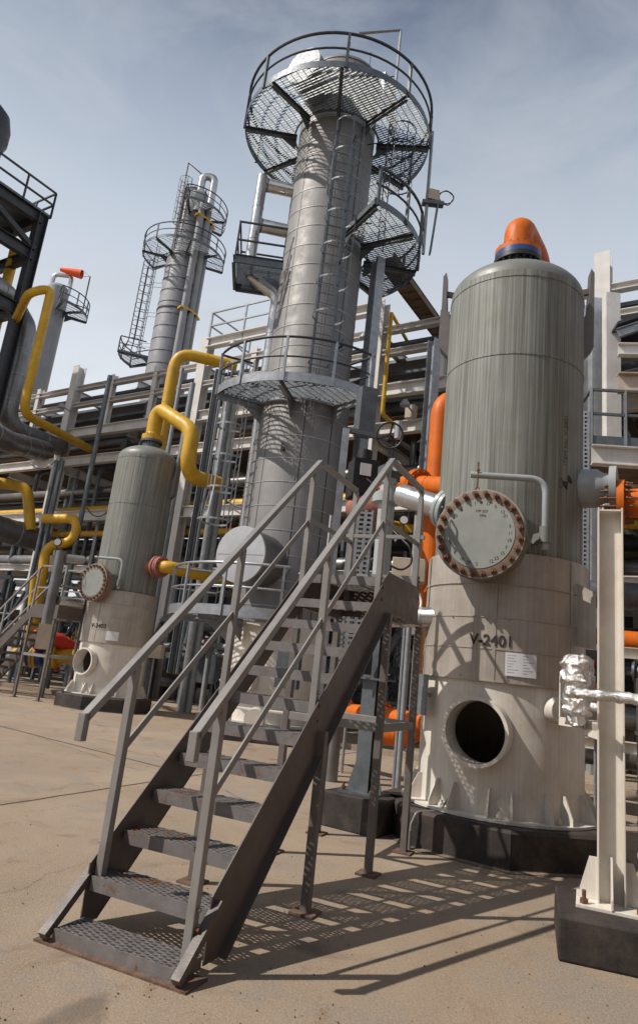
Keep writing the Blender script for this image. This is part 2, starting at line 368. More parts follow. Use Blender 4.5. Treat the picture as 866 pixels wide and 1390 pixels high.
def make_stair(name, label, SO, SB, full=True, group=None):
    u = Vector((math.sin(SB), math.cos(SB), 0)); w = Vector((math.cos(SB), -math.sin(SB), 0))
    def P(s, t, z): return SO+u*s+w*t+UP*z
    root = thing(name, label, 'staircase', tuple(P(-2.7, -.41, 0)), group)
    K = .885; HP = 2.42; T = -.82; rise = HP/12; run = rise/K
    bv = .004 if full else 0
    for t, side in ((0, w), (T, -w)):
        mb = MB(); dn = .37
        # stringer channel, cut level at the ground and plumb at the landing
        s0 = -2.40; zt = lambda s: HP+.05+K*s
        poly = [P(s0, t, .03), P(-2.26, t, .03), P(0, t, zt(0)-dn), P(1.0, t, zt(0)-dn), P(1.0, t, zt(0)), P(0, t, zt(0)), P(s0, t, zt(s0))]
        th = .008
        mb.prism([p-side*th*.0 for p in poly], side*th)
        mb.bar(P(-2.26, t, .034)+side*.03, P(0, t, zt(0)-dn)+side*.03, .06, .009, u.cross(w)*-1)
        mb.bar(P(-2.66, t, .035)+side*.02, P(-2.34, t, .31)+side*.02, .05, .045, u.cross(w)*-1)
        mb.bar(P(0, t, zt(0)-dn)+side*.03, P(1.0, t, zt(0)-dn)+side*.03, .06, .009, UP)
        mb.build('stringer', 'shaded_stair_paint', root, smooth=False)
    for i in range(11):
        z = .07+.2085*i; s = -2.62+.235*i
        mb = MB(); lead = P(s, T, 0)
        fr = MB()
        fr.bar(P(s, T+.012, z-.035), P(s, -.012, z-.035), .006, .075, UP)
        fr.bar(P(s+.225, T+.012, z-.03), P(s+.225, -.012, z-.03), .006, .06, UP)
        for t in (T+.014, -.014): fr.bar(P(s, t, z-.03), P(s+.225, t, z-.03), .006, .06, UP)
        tr = fr.build('tread', 'tread_paint', root, smooth=False)
        honey(mb, P(s+.008, T+.02, 0), w, u, .78, .21, z-.008, cell=.034 if full else .07)
        mb.build('tread_grating', 'tread_paint', tr, smooth=False)
    # landing
    fr = MB(); fr.bar(P(1.0, T, HP-.12), P(1.0, 0, HP-.12), .01, .34, UP)
    la = fr.build('landing', 'shaded_stair_paint', root, smooth=False)
    fr = MB(); fr.bar(P(1.0, T, HP+.115), P(1.0, 0, HP+.115), .008, .12, UP); fr.build('toe_plate', 'stair_paint', la, smooth=False)
    fr = MB(); fr.bar(P(0.01, T+.01, HP-.04), P(0.01, -.01, HP-.04), .01, .08, UP); fr.build('nosing', 'tread_paint', la, smooth=False)
    gm = MB(); honey(gm, P(.02, T+.02, 0), w, u, .78, .96, HP-.008, cell=.036 if full else .08); gm.build('landing_grating', 'tread_paint', la, smooth=False)
    # legs with base plates
    for s, t, zt_ in ((-1.21, 0, 1.14), (-1.21, T, 1.14), (0, 0, 2.1), (0, T, 2.1), (.97, 0, 2.08), (.97, T, 2.08)):
        sd = .035 if t == 0 else -.035
        mb = MB(); mb.bar(P(s, t+sd, .01), P(s, t+sd, zt_), .06, .06, u); lg = mb.build('leg', 'leg_paint', root, smooth=False, bevel=bv)
        mb = MB(); mb.box(P(s, t+sd, .009), .17, .17, .014, -SB); mb.build('base_plate', 'rusty_plate', lg, smooth=False)
    mb = MB(); z = 1.13
    for a, b in (((0, .035), (.97, .035)), ((0, T-.035), (.97, T-.035)), ((0, .035), (0, T-.035)), ((.97, .035), (.97, T-.035))): mb.bar(P(*a, z), P(*b, z), .05, .07, UP)
    mb.build('brace', 'stair_paint', root, smooth=False, bevel=bv)
    # guard rails
    for t, side in ((0, 1), (T, -1)):
        o = -.035*side; sp0 = -2.5 if side > 0 else -2.34; ZR = lambda s: 3.555+.885*s
        mb = MB(); hw = .05
        def rb(a, b, w_=.052, h_=.046): mb.bar(a, b, w_, h_, UP if abs((b-a).normalized().z) < .98 else u)
        se = -2.72; pk = -.04
        rb(P(se, t+o, ZR(se)), P(pk+.015, t+o, ZR(pk)+.013)); rb(P(se, t+o, ZR(se)+.03), P(se, t+o, ZR(se)-.12))
        if side > 0 or True:
            rb(P(pk, t+o, ZR(pk)), P(.97, t+o, ZR(pk)))
        hr = mb.build('handrail', 'stair_paint', root, smooth=False, bevel=bv)
        mb = MB()
        zm = lambda s: 3.03+.885*s
        mb.bar(P(sp0, t+o, zm(sp0)), P(-.12, t+o, zm(-.12)), .012, .045, UP)
        mb.bar(P(-.12, t+o, zm(-.12)), P(.97, t+o, zm(-.12)), .012, .045, UP)
        mb.build('middle_rail', 'stair_paint', root, smooth=False)
        for s in (sp0, -1.27, -.14, .97):
            zb = (HP+K*s-.15) if s < .5 else 2.3; ztp = ZR(min(s, pk))-.02
            mb = MB(); mb.bar(P(s, t+o, zb), P(s, t+o, ztp), .05, .05, u)
            if full:
                for hz_ in (.06, .16): bq = MB(); bp_ = P(s, t+o, zb+hz_); bq.tube(bp_+w*side*.02, bp_+w*side*.05, .013, 6); bq.build('bolt', 'rusty_bolt', root, smooth=False)
            if full: mb.tube(P(s, t+o, zb+.25)+w*side*.02, P(s, t+o, zb+.25)+w*side*.045, .012, 8)
            mb.build('rail_post', 'stair_paint', root, smooth=False, bevel=bv)
    if full:
        mb = MB(); mb.box(P(-2.56, T/2, .006), .98, .20, .012, -SB); mb.build('floor_plate', 'rusty_plate', root, smooth=False)
    mb = MB(); mb.bar(P(.97, T-.03, 3.0), P(.97, .03, 3.0), .04, .04, UP)
    mb.build('back_rail', 'stair_paint', root, smooth=False)
    return root
make_stair('access_stair', 'large grey steel stair with perforated treads rising across the foreground', SO, SB)
# ------------------------------------------------------------------ gas vessels on skirts
def on_cyl(c, r, az, z):                         # az measured from -Y, positive towards +X
    return Vector((c[0]+r*math.sin(az), c[1]-r*math.cos(az), z))
def skirt_with_hole(c, r, z0, z1, haz, hz, hr):
    mb = MB(); n = 260; m_ = int((z1-z0)/.02); dz = (z1-z0)/m_
    vs = []; fs = []
    for j in range(m_+1):
        for i in range(n): vs.append(on_cyl(c, r, 2*PI*i/n, z0+dz*j))
    for j in range(m_):
        for i in range(n):
            a = 2*PI*(i+.5)/n-haz; a = (a+PI) % (2*PI)-PI
            if (a*r)**2+(z0+dz*(j+.5)-hz)**2 < hr*hr: continue
            fs.append((j*n+i, j*n+(i+1) % n, (j+1)*n+(i+1) % n, (j+1)*n+i))
    return mb.add(vs, fs)
def wallmap(c, r, az, z, lift=.004, rot=0.):     # text on a cylinder
    def f(x, y, k):
        if rot: x, y = x*math.cos(rot)-y*math.sin(rot), x*math.sin(rot)+y*math.cos(rot)
        return on_cyl(c, r+lift+k, az+x/r, z+y)
    return f
def make_vessel(name, label, c, plate, near, zb, mancol):
    root = thing(name, label, 'vessel', (c[0], c[1], zb)); N = 96 if near else 64
    C = (c[0], c[1], 0); az0 = R(-30)
    haz = az0; hz = 1.13
    mb = skirt_with_hole(c, .875, .33, 1.66, haz, hz, .30); sk = mb.build('skirt', 'cream_paint', root)
    d = Vector((math.sin(haz), -math.cos(haz), 0))
    mb = MB(); mb.lathe([(.30, .70), (.30, 1.02), (.335, 1.02), (.335, .85)], (c[0], c[1], hz), 56, d); mb.build('access_hole_collar', 'cream_paint', sk)
    mb = MB(); mb.lathe([(.0, 1.63), (.86, 1.63)], C, 40); mb.lathe([(.0, .34), (.86, .34)], C, 40); mb.build('skirt_dark_cap', 'black', sk)  # black discs added to keep the skirt interior dark
    mb = MB(); mb.lathe([(.80, zb), (1.04, zb), (1.04, zb+.025), (.80, zb+.025), (.8, zb)], C, N); mb.build('base_ring', 'cream_paint', root)
    for k in range(10):
        mb = MB()
        for s in (-1, 1):
            a = az0+R(15)+2*PI*k/10+s*.115; dd = Vector((math.sin(a), -math.cos(a), 0)); q = dd.cross(UP)*.012; p = Vector(C)+dd*.87; z0 = zb+.026
            mb.prism([p+UP*z0-q/2, p+dd*.15+UP*z0-q/2, p+dd*.15+UP*(z0+.05)-q/2, p+dd*.05+UP*(z0+.25)-q/2, p+UP*(z0+.25)-q/2], q)
        a = az0+R(15)+2*PI*k/10; dd = Vector((math.sin(a), -math.cos(a), 0)); mb.tube(Vector(C)+dd*.95+UP*(zb+.02), Vector(C)+dd*.95+UP*(zb+.09), .018, 8)
        mb.hexa(Vector(C)+dd*.95+UP*(zb+.05), .032, .03, UP)
        mb.build('gusset', 'cream_paint', root, smooth=False)
    # insulation jacket in two courses with a raised back panel
    mb = MB(); mb.lathe([(.885, 1.62), (.91, 1.62), (.91, 2.27), (.903, 2.271)], C, N); mb.lathe([(.903, 2.262), (.903, 2.90), (.895, 2.965), (.86, 2.97)], C, N)
    jk = mb.build('insulation_jacket', 'aged_sheet', root)
    mb = MB()
    for z in (1.63, 1.95, 2.27, 2.62): mb.lathe([(.903, z-.006), (.917, z-.0055), (.917, z+.0055), (.903, z+.006)], C, N)
    for a in (62, -55, 8): 
        p = on_cyl(C, .913, az0+R(a), 1.62); mb.bar(p, p+UP*1.33, .03, .006, Vector((math.sin(az0+R(a)), -math.cos(az0+R(a)), 0)))
    mb.build('jacket_seam', 'aged_sheet', jk)
    if near:
        mb = MB(); a = R(38); p = on_cyl(C, .91, a, 2.08); q = on_cyl(C, 1.12, a, 2.05); mb.prism([p, q, q+UP*.58, p+UP*.66], Vector((math.cos(a), math.sin(a), 0))*.01); mb.build('jacket_flap', 'aged_sheet', jk, smooth=False)
        rn = random.Random(3)
        for k in range(30):
            mb = MB()
            a = rn.uniform(0, 2*PI); z = rn.choice([1.66, 2.25, 2.30, 2.93]); p = on_cyl(C, .912, a, z); mb.tube(p, p+(p-Vector((C[0], C[1], z))).normalized()*.006, .007, 6); mb.build('rivet', 'galvanised_dark', jk)
    # pressure shell and dished head
    zt = 6.43 if near else 6.72; dz_ = zt-6.43; prof = [(.855, 2.9), (.86, 2.95), (.86, 5.31), (.867, 5.312), (.867, 5.338), (.86, 5.34), (.86, zt-.09), (.867, zt-.088), (.867, zt-.068), (.86, zt-.066), (.86, zt)]
    prof = [(q*.972, h) for q, h in prof]
    mb = MB(); mb.lathe(prof, C, N); mb.build('shell', 'vessel_paint', root)
    mb = MB(); mb.lathe([(.836*math.cos(t), zt+.42*math.sin(t)) for t in [PI/2*i/14 for i in range(15)]], C, N); mb.build('dished_head', 'vessel_smooth', root)
    # lifting lugs
    for a in (90, -90):
        a = R(80) if a > 0 else R(-108); dd = Vector((math.sin(a), -math.cos(a), 0)); q = dd.cross(UP)*.20; p = Vector(C)+dd*.83
        mb = MB(); mb.prism([p+UP*5.66-q/2, p+dd*.12+UP*5.80-q/2, p+dd*.13+UP*6.86-q/2, p+dd*.09+UP*6.92-q/2, p+dd*.06+UP*6.35-q/2, p+UP*6.2-q/2], q)
        mb.bar(p+dd*.09+UP*6.64, p-dd*.25+UP*6.55, .05, .07)
        mb.build('lifting_lug', 'leg_paint', root, smooth=False)
    # manhole with blind cover, bolts, davit
    d = Vector((math.sin(az0), -math.cos(az0), 0)); mz = 3.10; mc = Vector((c[0], c[1], mz)); X = d.cross(UP)*-1 # X to viewer's right
    if X.x < 0: X = -X
    mb = MB(); mb.lathe([(.37, .60), (.37, 1.02), (.40, 1.05)], mc, 48, d); mh = mb.build('manhole_neck', 'vessel_smooth', root)
    mb = MB(); mb.ring(mc+d*1.065, .482, .33, .075, d, 64); mb.build('manhole_flange', mancol, mh)
    mb = MB(); mb.lathe([(0, 1.108), (.482, 1.108), (.482, 1.165), (.472, 1.178), (.375, 1.178), (.37, 1.186), (0, 1.186)], mc, 64, d)
    cov = mb.build('manhole_cover', 'cover_paint', root)
    mb = MB(); mb.lathe([(.378, 1.1795), (.46, 1.1795), (.485, 1.168), (.486, 1.11), (.483, 1.105)], mc, 64, d); mb.build('cover_rim', 'flange_rusty', cov)
    nb = 24
    for k in range(nb):
        t = 2*PI*(k+.5)/nb; p = mc+X*math.cos(t)*.428+UP*math.sin(t)*.428
        mb = MB(); mb.tube(p+d*1.0, p+d*1.245, .015, 8); mb.hexa(p+d*1.205, .032, .034, d); mb.hexa(p+d*1.01, .032, .034, d); mb.build('cover_bolt', 'rusty_bolt', cov, smooth=False)
    mb = MB(); hx = mc+d*1.19-X*.30
    mb.path([hx+UP*.13, hx+UP*.13+d*.06, hx-UP*.10+d*.06, hx-UP*.10], .009, .02, 8); mb.build('cover_handle', 'vessel_smooth', cov)
    if near:
        def cm(cx, cy, rot=0.):
            def f(x, y, k):
                x2, y2 = x*math.cos(rot)-y*math.sin(rot), x*math.sin(rot)+y*math.cos(rot)
                return mc+d*(1.1875+k)+X*(cx+x2)+UP*(cy+y2)
            return f
        nums = {100: '1', 88: '9', 75: '17', 60: '5', 44: '13', 34: '21', 13: '3', 0: '11', -14: '19', -28: '7', -40: '15', -54: '23', -65: '12', -92: '2', -108: '10', -122: '18', -140: '6', 145: '20', 128: '8'}
        for a, s in nums.items(): textmesh(s, .048, 'ink', cov, cm(.325*math.cos(R(a)), .325*math.sin(R(a)), rnd.uniform(-.25, .25)), 'marking', extrude=.0006)
        textmesh('MP 207', .042, 'faded_ink', cov, cm(.02, .235, -.06), 'marking', extrude=.0006); textmesh('58kg', .036, 'faded_ink', cov, cm(.03, .19, .02), 'marking', extrude=.0006)
    # davit arm
    px = mc+X*.60+d*.86
    mb = MB(); mb.tube(px+UP*-.03, px+UP*.14, .058, 16); mb.bar(px-d*.02-X*.02+UP*.03, px-d*.16-X*.16+UP*.03, .03, .12); mb.build('davit_bracket', 'vessel_smooth', root)
    mb = MB(); top = mz+.66; q = mc+d*1.13; q.z = top
    mb.path([px-UP*.1, Vector((px.x, px.y, top)), q-X*.14], .036, .17, 16); dv = mb.build('davit_arm', 'grey_paint', root)
    mb = MB(); mb.tube(q-X*.06+UP*.14, q-X*.06-UP*.13, .010, 8); mb.hexa(q-X*.06+UP*.05, .02, .02, UP); a_ = q-X*.06-UP*.13
    mb.path([a_, a_-UP*.05-X*.03, a_-UP*.10], .008, None, 6); mb.path([a_, a_-UP*.05+X*.03, a_-UP*.10], .008, None, 6); mb.build('davit_hook', 'rusty_bolt', dv)
    # top nozzle
    mb = MB(); mb.lathe([(q, h+dz_) for q, h in [(.25, 6.75), (.25, 6.95), (.26, 7.0), (.31, 7.005), (.31, 7.07), (.2, 7.07)]], C, 48); tn = mb.build('top_nozzle', 'black' if near else 'galvanised_dark', root)
    mb = MB()
    for k in range(20):
        t = 2*PI*k/20; p = Vector(C)+Vector((math.cos(t)*.275, math.sin(t)*.275, 6.94+dz_)); mb.tube(p, p+UP*.30, .012, 6); mb.hexa(p+UP*.05, .022, .03, UP); mb.hexa(p+UP*.27, .022, .03, UP)
    mb.build('stud', 'black', tn, smooth=False)
    # side nozzle and its flange
    nd = Vector((math.sin(R(62)), -math.cos(R(62)), 0)) if near else GA; nc = Vector((c[0], c[1], 3.90 if near else 3.72))
    mb = MB(); mb.lathe([(.225, .75), (.225, 1.0), (.18, 1.06), (.165, 1.13), (.255, 1.135), (.255, 1.21), (.1, 1.21)] if near else [(.2, .75), (.2, 1.05), (.29, 1.06), (.29, 1.12), (.1, 1.12)], nc, 40, nd); mb.build('side_nozzle', 'grey_paint' if near else 'primer_flange', root)
    # level nozzles low on the shell, left side
    # tag plate and tank number
    ta = R(-24) if near else R(-18)
    textmesh(plate, .155, 'ink', root, wallmap(C, .913, ta, 2.03), 'tank_number', extrude=.001, bold=.003)
    a = ta+R(19 if near else 26)
    mb = MB(); mb.lathe([(.914, 1.70), (.922, 1.70), (.922, 1.93), (.914, 1.93)], C, 8, a0=a-PI/2-.17, a1=a-PI/2+.17); lp = mb.build('label_plate', 'paper', root)
    if near:
        mb = MB()
        for r_ in range(7):
            for cc_ in range(2):
                w0 = rnd.uniform(.04, .13); a1 = a-.15+cc_*.17; z = 1.90-r_*.028
                mb.lathe([(.9228, z), (.9228, z+.006)], C, 3, a0=a1-PI/2, a1=a1-PI/2+w0)
        mb.build('printed_line', 'grey_paint', lp, smooth=False)
    return root
Z1 = (2.315, 8.1); Z2 = (-4.9, 19.1)
make_vessel('gas_vessel', 'big grey-green pressure vessel on a cream skirt, stencilled V-2401, in the right foreground', Z1, 'V-2401', True, .345, 'flange_rusty')
v3 = make_vessel('gas_vessel', 'smaller-looking grey vessel stencilled V-2403 standing far left behind the stair', Z2, 'V-2403', False, .345, 'primer_flange')
def plinth(c, lab, r=1.28, rot=R(-33)):
    mb = MB(); n = 8; vs = []
    prof = [(r+.02, 0), (r, .02), (r, .31), (r-.03, .34)]
    vs = [(c[0]+q*math.cos(rot+PI/8+2*PI*i/n), c[1]+q*math.sin(rot+PI/8+2*PI*i/n), z) for q, z in prof for i in range(n)]
    fs = [(j*n+i, j*n+(i+1) % n, (j+1)*n+(i+1) % n, (j+1)*n+i) for j in range(3) for i in range(n)]+[tuple(range(3*n, 4*n)), tuple(range(n-1, -1, -1))]
    mb.add(vs, fs); o = mb.build('vessel_plinth', 'bitumen', None, smooth=False, loc=(c[0], c[1], 0), bevel=.012); tag(o, lab, 'plinth')
def grout(c, r, rot, lab):
    gq = MB(); n = 8; rg2 = random.Random(int(r*100)); k = 10; ring = []
    for i in range(n*k):
        t = i/k; a0 = rot+PI/8+2*PI*math.floor(t)/n; a1 = a0+2*PI/n; f = t-math.floor(t); q = r+.03+rg2.uniform(0, .045)
        ring.append(Vector((c[0]+q*(math.cos(a0)*(1-f)+math.cos(a1)*f), c[1]+q*(math.sin(a0)*(1-f)+math.sin(a1)*f), .006)))
    inn = [Vector((c[0]+(p.x-c[0])*.9, c[1]+(p.y-c[1])*.9, .02)) for p in ring]; m_ = n*k
    gq.add(ring+inn, [(i, (i+1) % m_, m_+(i+1) % m_, m_+i) for i in range(m_)]); tag(gq.build('ground_grout', 'grout', None, loc=(0, 0, 0)), kind='structure')
grout(Z1, 1.30, R(-33), '')
plinth(Z1, 'black tarred octagonal concrete plinth under the vessel V-2401')
plinth(Z2, 'black tarred concrete plinth under the vessel V-2403')
# faded transport markings on the big vessel
v1 = bpy.data.objects['gas_vessel']; C1 = (Z1[0], Z1[1], 0)
a = R(31)
textmesh('ITEM No. V-2401', .085, 'vessel_ink', v1, wallmap(C1, .836, a-.02, 4.35, .003, PI/2), 'marking', extrude=.0008)
textmesh('CG', .085, 'vessel_ink', v1, wallmap(C1, .836, a-.10, 3.83, .003, PI/2), 'marking', extrude=.0008)
mb = MB()
for q in (0, 2):
    t0 = PI/2*q+PI/4*0; pts = [(0, 0)]+[(.085*math.cos(t0+PI/2*j/8), .085*math.sin(t0+PI/2*j/8)) for j in range(9)]
    f = wallmap(C1, .836, a+.02, 3.86, .004); n0 = [f(x, y, 0) for x, y in pts]; mb.add(n0, [(0, j, j+1) for j in range(1, 9)])
mb.build('gravity_mark', 'ink', v1, smooth=False)
# cable dropping over the plinth
mb = MB(); e = on_cyl(Z1, 1.0, R(-52), .32)
mb.path([on_cyl(Z1, .90, R(-48), .45), on_cyl(Z1, 1.0, R(-50), .34), on_cyl(Z1, 1.29, R(-52), .33), on_cyl(Z1, 1.33, R(-53), .22), on_cyl(Z1, 1.34, R(-53), .02)], .012, .06, 8)
mb.tube(on_cyl(Z1, 1.34, R(-53), .0), on_cyl(Z1, 1.34, R(-53), .17), .022, 10)
tag(mb.build('earthing_cable', 'stair_paint', None, loc=tuple(e)), 'thin earthing cable dropping over the front edge of the V-2401 plinth', 'cable')
# ------------------------------------------------------------------ shared column fittings
def az_dir(a): return Vector((math.sin(a), -math.cos(a), 0))
def round_platform(root, c, z, ro, ri, a0, a1, brackets, posts, steel='steel_teal', grate='galvanised_dark', pitch=.065, rail=1.1, toe=.14, ends=(1, 1), th=.05, dark_rail=False):
    C = Vector((c[0], c[1], z)); A0, A1 = R(a0), R(a1); full = abs(a1-a0) >= 359; s0, s1 = A0-PI/2, A1-PI/2
    def inside(x, y):
        r = math.hypot(x, y)
        if r > ro-.02 or r < ri: return False
        if full: return True
        a = math.atan2(x, -y)
        return A0 <= a <= A1 or A0 <= a+2*PI <= A1 or A0 <= a-2*PI <= A1
    gm = MB().grid(lambda x, y: inside(x, y), -ro, ro, -ro, ro, 0, GANG, pitch, pitch*2.2, .009, .012, .035)
    gm.v = [v+C for v in gm.v]
    pf = gm.build('platform', grate, root, smooth=False)
    mb = MB(); mb.arcstrip(C, ro-.01, -.07, toe, .012, s0, s1, 56); mb.arcstrip(C, ri, -.06, .01, .04, s0, s1, 40)
    if not full:
        for A, e in ((A0, 0), (A1, 1)): mb.bar(C+az_dir(A)*ri+UP*.01, C+az_dir(A)*ro+UP*.01, .012, .16, UP)
    mb.build('toe_plate', steel if steel != 'steel_teal' else 'galvanised_dark', pf)
    for b in brackets:
        d = az_dir(R(b)); mb = MB(); mb.ibeam(C+d*(ri-.05)-UP*.10, C+d*(ro-.02)-UP*.10, .16, .10); 
        q = d.cross(UP)*.014; mb.prism([C+d*(ri-.04)-UP*.18-q/2, C+d*(ri+.45)-UP*.18-q/2, C+d*(ri-.04)-UP*.55-q/2], q); mb.build('bracket', steel, pf, smooth=False)
    for nm, h, r_ in (('handrail', rail, .028), ('middle_rail', rail*.52, .02)):
        n = max(8, int(ro*(A1-A0)/.25)); pts = [C+az_dir(A0+(A1-A0)*i/n)*(ro-.0)+UP*h for i in range(n+(0 if full else 1))]
        if not full:
            if ends[0]: pts = [C+az_dir(A0)*(ri+.35)+UP*h]+pts
            if ends[1]: pts = pts+[C+az_dir(A1)*(ri+.35)+UP*h]
        mb = MB(); mb.path(pts, r_*th/.05, None, 8, closed=full); mb.build(nm, 'dark_steel' if steel == 'steel_teal' or dark_rail else steel, pf)
    for p in posts:
        d = az_dir(R(p)); mb = MB(); mb.bar(C+d*(ro+.012)-UP*.08, C+d*(ro+.012)+UP*rail, .05*th/.05, .05*th/.05, d); mb.build('rail_post', steel, pf, smooth=False)
    return pf
def ladder(root, c, az, rad, z0, z1, cage=None, wid=.5, hoop=.36, steel='galvanised_dark', flare=None, rr=.012, hoops=None, strap=.022, nstrap=5):
    d = az_dir(R(az)); X = UP.cross(d); p = Vector((c[0], c[1], 0))+d*rad
    mb = MB()
    for s in (-1, 1): mb.bar(p+X*s*wid/2+UP*z0, p+X*s*wid/2+UP*z1, .06, .018, d)
    z = z0+.25
    while z < z1-.1: mb.tube(p-X*wid/2+UP*z, p+X*wid/2+UP*z, rr, 6); z += .3
    for z in [z0+1+i*2.4 for i in range(int((z1-z0)/2.4)+1)]:
        for s in (-1, 1): mb.bar(p+X*s*wid/2+UP*z, p+X*s*wid/2+UP*z-d*(rad-1.1 if rad > 1.1 else .2), .04, .01, UP)
    ld = mb.build('ladder', steel, root, smooth=False)
    if cage:
        c0, c1 = cage; k = hoops or max(2, int((c1-c0)/.9)+1); mb = MB(); cr = p+d*.34
        def hp(z, rr_, n=14): return [cr+d*(-.34)+X*(-wid/2)+UP*z]+[cr+(d*math.cos(t)+X*math.sin(t))*rr_+UP*z for t in [R(-115)+R(230)*i/n for i in range(n+1)]]+[cr+d*(-.34)+X*(wid/2)+UP*z]
        for i in range(k):
            z = c0+(c1-c0)*i/(k-1); f = hoop*(1.35 if (flare and i == 0) else 1); pts = hp(z, f)
            for a, b in zip(pts, pts[1:]): mb.bar(a, b, .008 if strap < .06 else .04, .05 if strap < .06 else .09, UP)
        for t in ((-100, -50, 0, 50, 100) if nstrap == 5 else (-75, 0, 75)):
            t = R(t); e = d*math.cos(t)+X*math.sin(t)
            zz = c0 if not flare else c0+(c1-c0)/(k-1)
            mb.bar(cr+e*hoop+UP*zz, cr+e*hoop+UP*c1, strap, strap*.5, e)
            if flare: mb.bar(cr+e*hoop*1.35+UP*c0, cr+e*hoop+UP*zz, strap, strap*.5, e)
        mb.build('safety_cage', steel, ld, smooth=False)
    return ld
def drum(root, c, az, z, r, s0, s1, name='manway_drum', side='dull_lagging', face='bright_sheet'):
    d = az_dir(R(az)); C = Vector((c[0], c[1], z))
    mb = MB(); mb.lathe([(r, s0), (r, s1-.02), (r-.015, s1)], C, 48, d); dr = mb.build(name, side, root)
    mb = MB(); mb.lathe([(r+.012, s1-.06), (r+.012, s1+.004), (r-.02, s1+.006), (0, s1+.008)], C, 48, d); mb.bar(C+d*(s1+.012)-UP*r*.95*0-UP.cross(d)*r*.95, C+d*(s1+.012)+UP.cross(d)*r*.95, .02, .006, d)
    mb.build('end_cover', face, dr); return dr
# ------------------------------------------------------------------ tall main column
MC = (-.62, 18.0); MR = thing('process_column', 'tall ribbed metal-clad column with round platforms rising at the centre of the photo', 'process column', (MC[0], MC[1], 0))
C = (MC[0], MC[1], 0)
mb = skirt_with_hole(C, 1.22, .25, 2.5, R(-28), 1.15, .30); sk = mb.build('skirt', 'cream_paint', MR)
mb = MB(); d = az_dir(R(-28)); mb.lathe([(.30, 1.0), (.30, 1.40), (.335, 1.40), (.335, 1.2)], (MC[0], MC[1], 1.15), 48, d); mb.build('access_hole_collar', 'cream_paint', sk)
mb = MB(); mb.lathe([(0, 2.48), (1.2, 2.48)], C, 40); mb.build('skirt_dark_cap', 'black', sk)  # added black disc shuts light out of the skirt
mb = MB(); mb.lathe([(1.1, .2), (1.42, .2), (1.42, .25), (1.1, .25)], C, 64); mb.build('base_ring', 'cream_paint', MR)
mb = MB(); mb.lathe([(1.20, 2.5), (1.24, 2.5), (1.24, 8.62), (1.15, 8.80), (1.15, 19.4), (1.13, 19.45)], C, 200, ribs=.007); mb.build('ribbed_cladding', 'cladding', MR)
mb = MB(); mb.lathe([(1.16*math.cos(t), 19.45+.5*math.sin(t)) for t in [PI/2*i/10 for i in range(11)]], C, 64); mb.build('dished_head', 'cladding', MR)
zz = [2.9+.62*i for i in range(9)]+[8.65]+[9.2+.62*i for i in range(17)]
for z in zz:
    r = 1.243 if z < 8.7 else 1.153; mb = MB(); tl = R(4)*0
    mb.lathe([(r, z-.012), (r+.012, z-.010), (r+.012, z+.010), (r, z+.012)], C, 96); mb.build('cladding_band', 'cladding_band', MR)
for a in (-42, 4, 40, -75): 
    p = on_cyl(C, 1.247, R(a), 2.52); q = on_cyl(C, 1.158, R(a), 8.82); d = az_dir(R(a))
    mb = MB(); mb.bar(p, p+UP*6.1, .025, .006, d); mb.build('cladding_seam', 'dark_steel', MR, smooth=False); mb = MB(); mb.bar(q, q+UP*11.2, .022, .006, d); mb.build('cladding_seam', 'dark_steel', MR, smooth=False)
mb = MB(); mb.lathe([(0.2, 19.8), (.2, 20.15), (.32, 20.16), (.32, 20.26), (0, 20.26)], C, 24); mb.build('top_nozzle', 'yellow_paint', MR)
round_platform(MR, MC, 17.35, 2.85, 1.28, -178, 182, (-125, -85, -43, 0, 42, 85, 125, 170), (-150, -115, -85, -50, 2, 42, 85, 120, 160), pitch=.085, grate='steel_teal', th=.075)
round_platform(MR, MC, 8.25, 2.5, 1.28, -68, 42, (-66, -14, 40), (-66, -40, -12, 16, 40), steel='galvanised', grate='galvanised_dark', pitch=.085, toe=.16, th=.06, dark_rail=True)
round_platform(MR, MC, 13.4, 2.85, 1.28, 26, 142, (28, 60, 98, 138), (28, 50, 72, 95, 118, 140), pitch=.085, ends=(0, 1), grate='steel_teal', th=.075)
round_platform(MR, MC, 2.55, 2.75, 1.30, -80, 4, (-78, -40, 0), (-78, -52, -26, 2), steel='galvanised', grate='galvanised', pitch=.08, toe=.16, th=.06)
ladder(MR, MC, 13, 1.42, 8.3, 16.4, cage=(10.4, 16.4), steel='galvanised_dark', wid=.52, hoop=.42, hoops=7, strap=.035, nstrap=3)
ladder(MR, MC, -72, 1.62, 2.6, 9.4, cage=(4.9, 9.2), steel='galvanised', hoops=6, flare=True, strap=.03)
ladder(MR, MC, 68, 1.75, 13.4, 18.3, cage=(15.4, 17.3), steel='dark_steel', hoops=4, hoop=.42)
drum(MR, MC, -28, 3.95, .66, 1.1, 2.15); 
drum(MR, MC, -34, 18.35, .56, 1.0, 2.1)
drum(MR, MC, -80, 13.85, .2, 1.0, 1.95, 'support_stub', 'silver_lagging', 'dull_lagging'); drum(MR, MC, -80, 15.25, .2, 1.0, 1.95, 'support_stub', 'silver_lagging', 'dull_lagging')
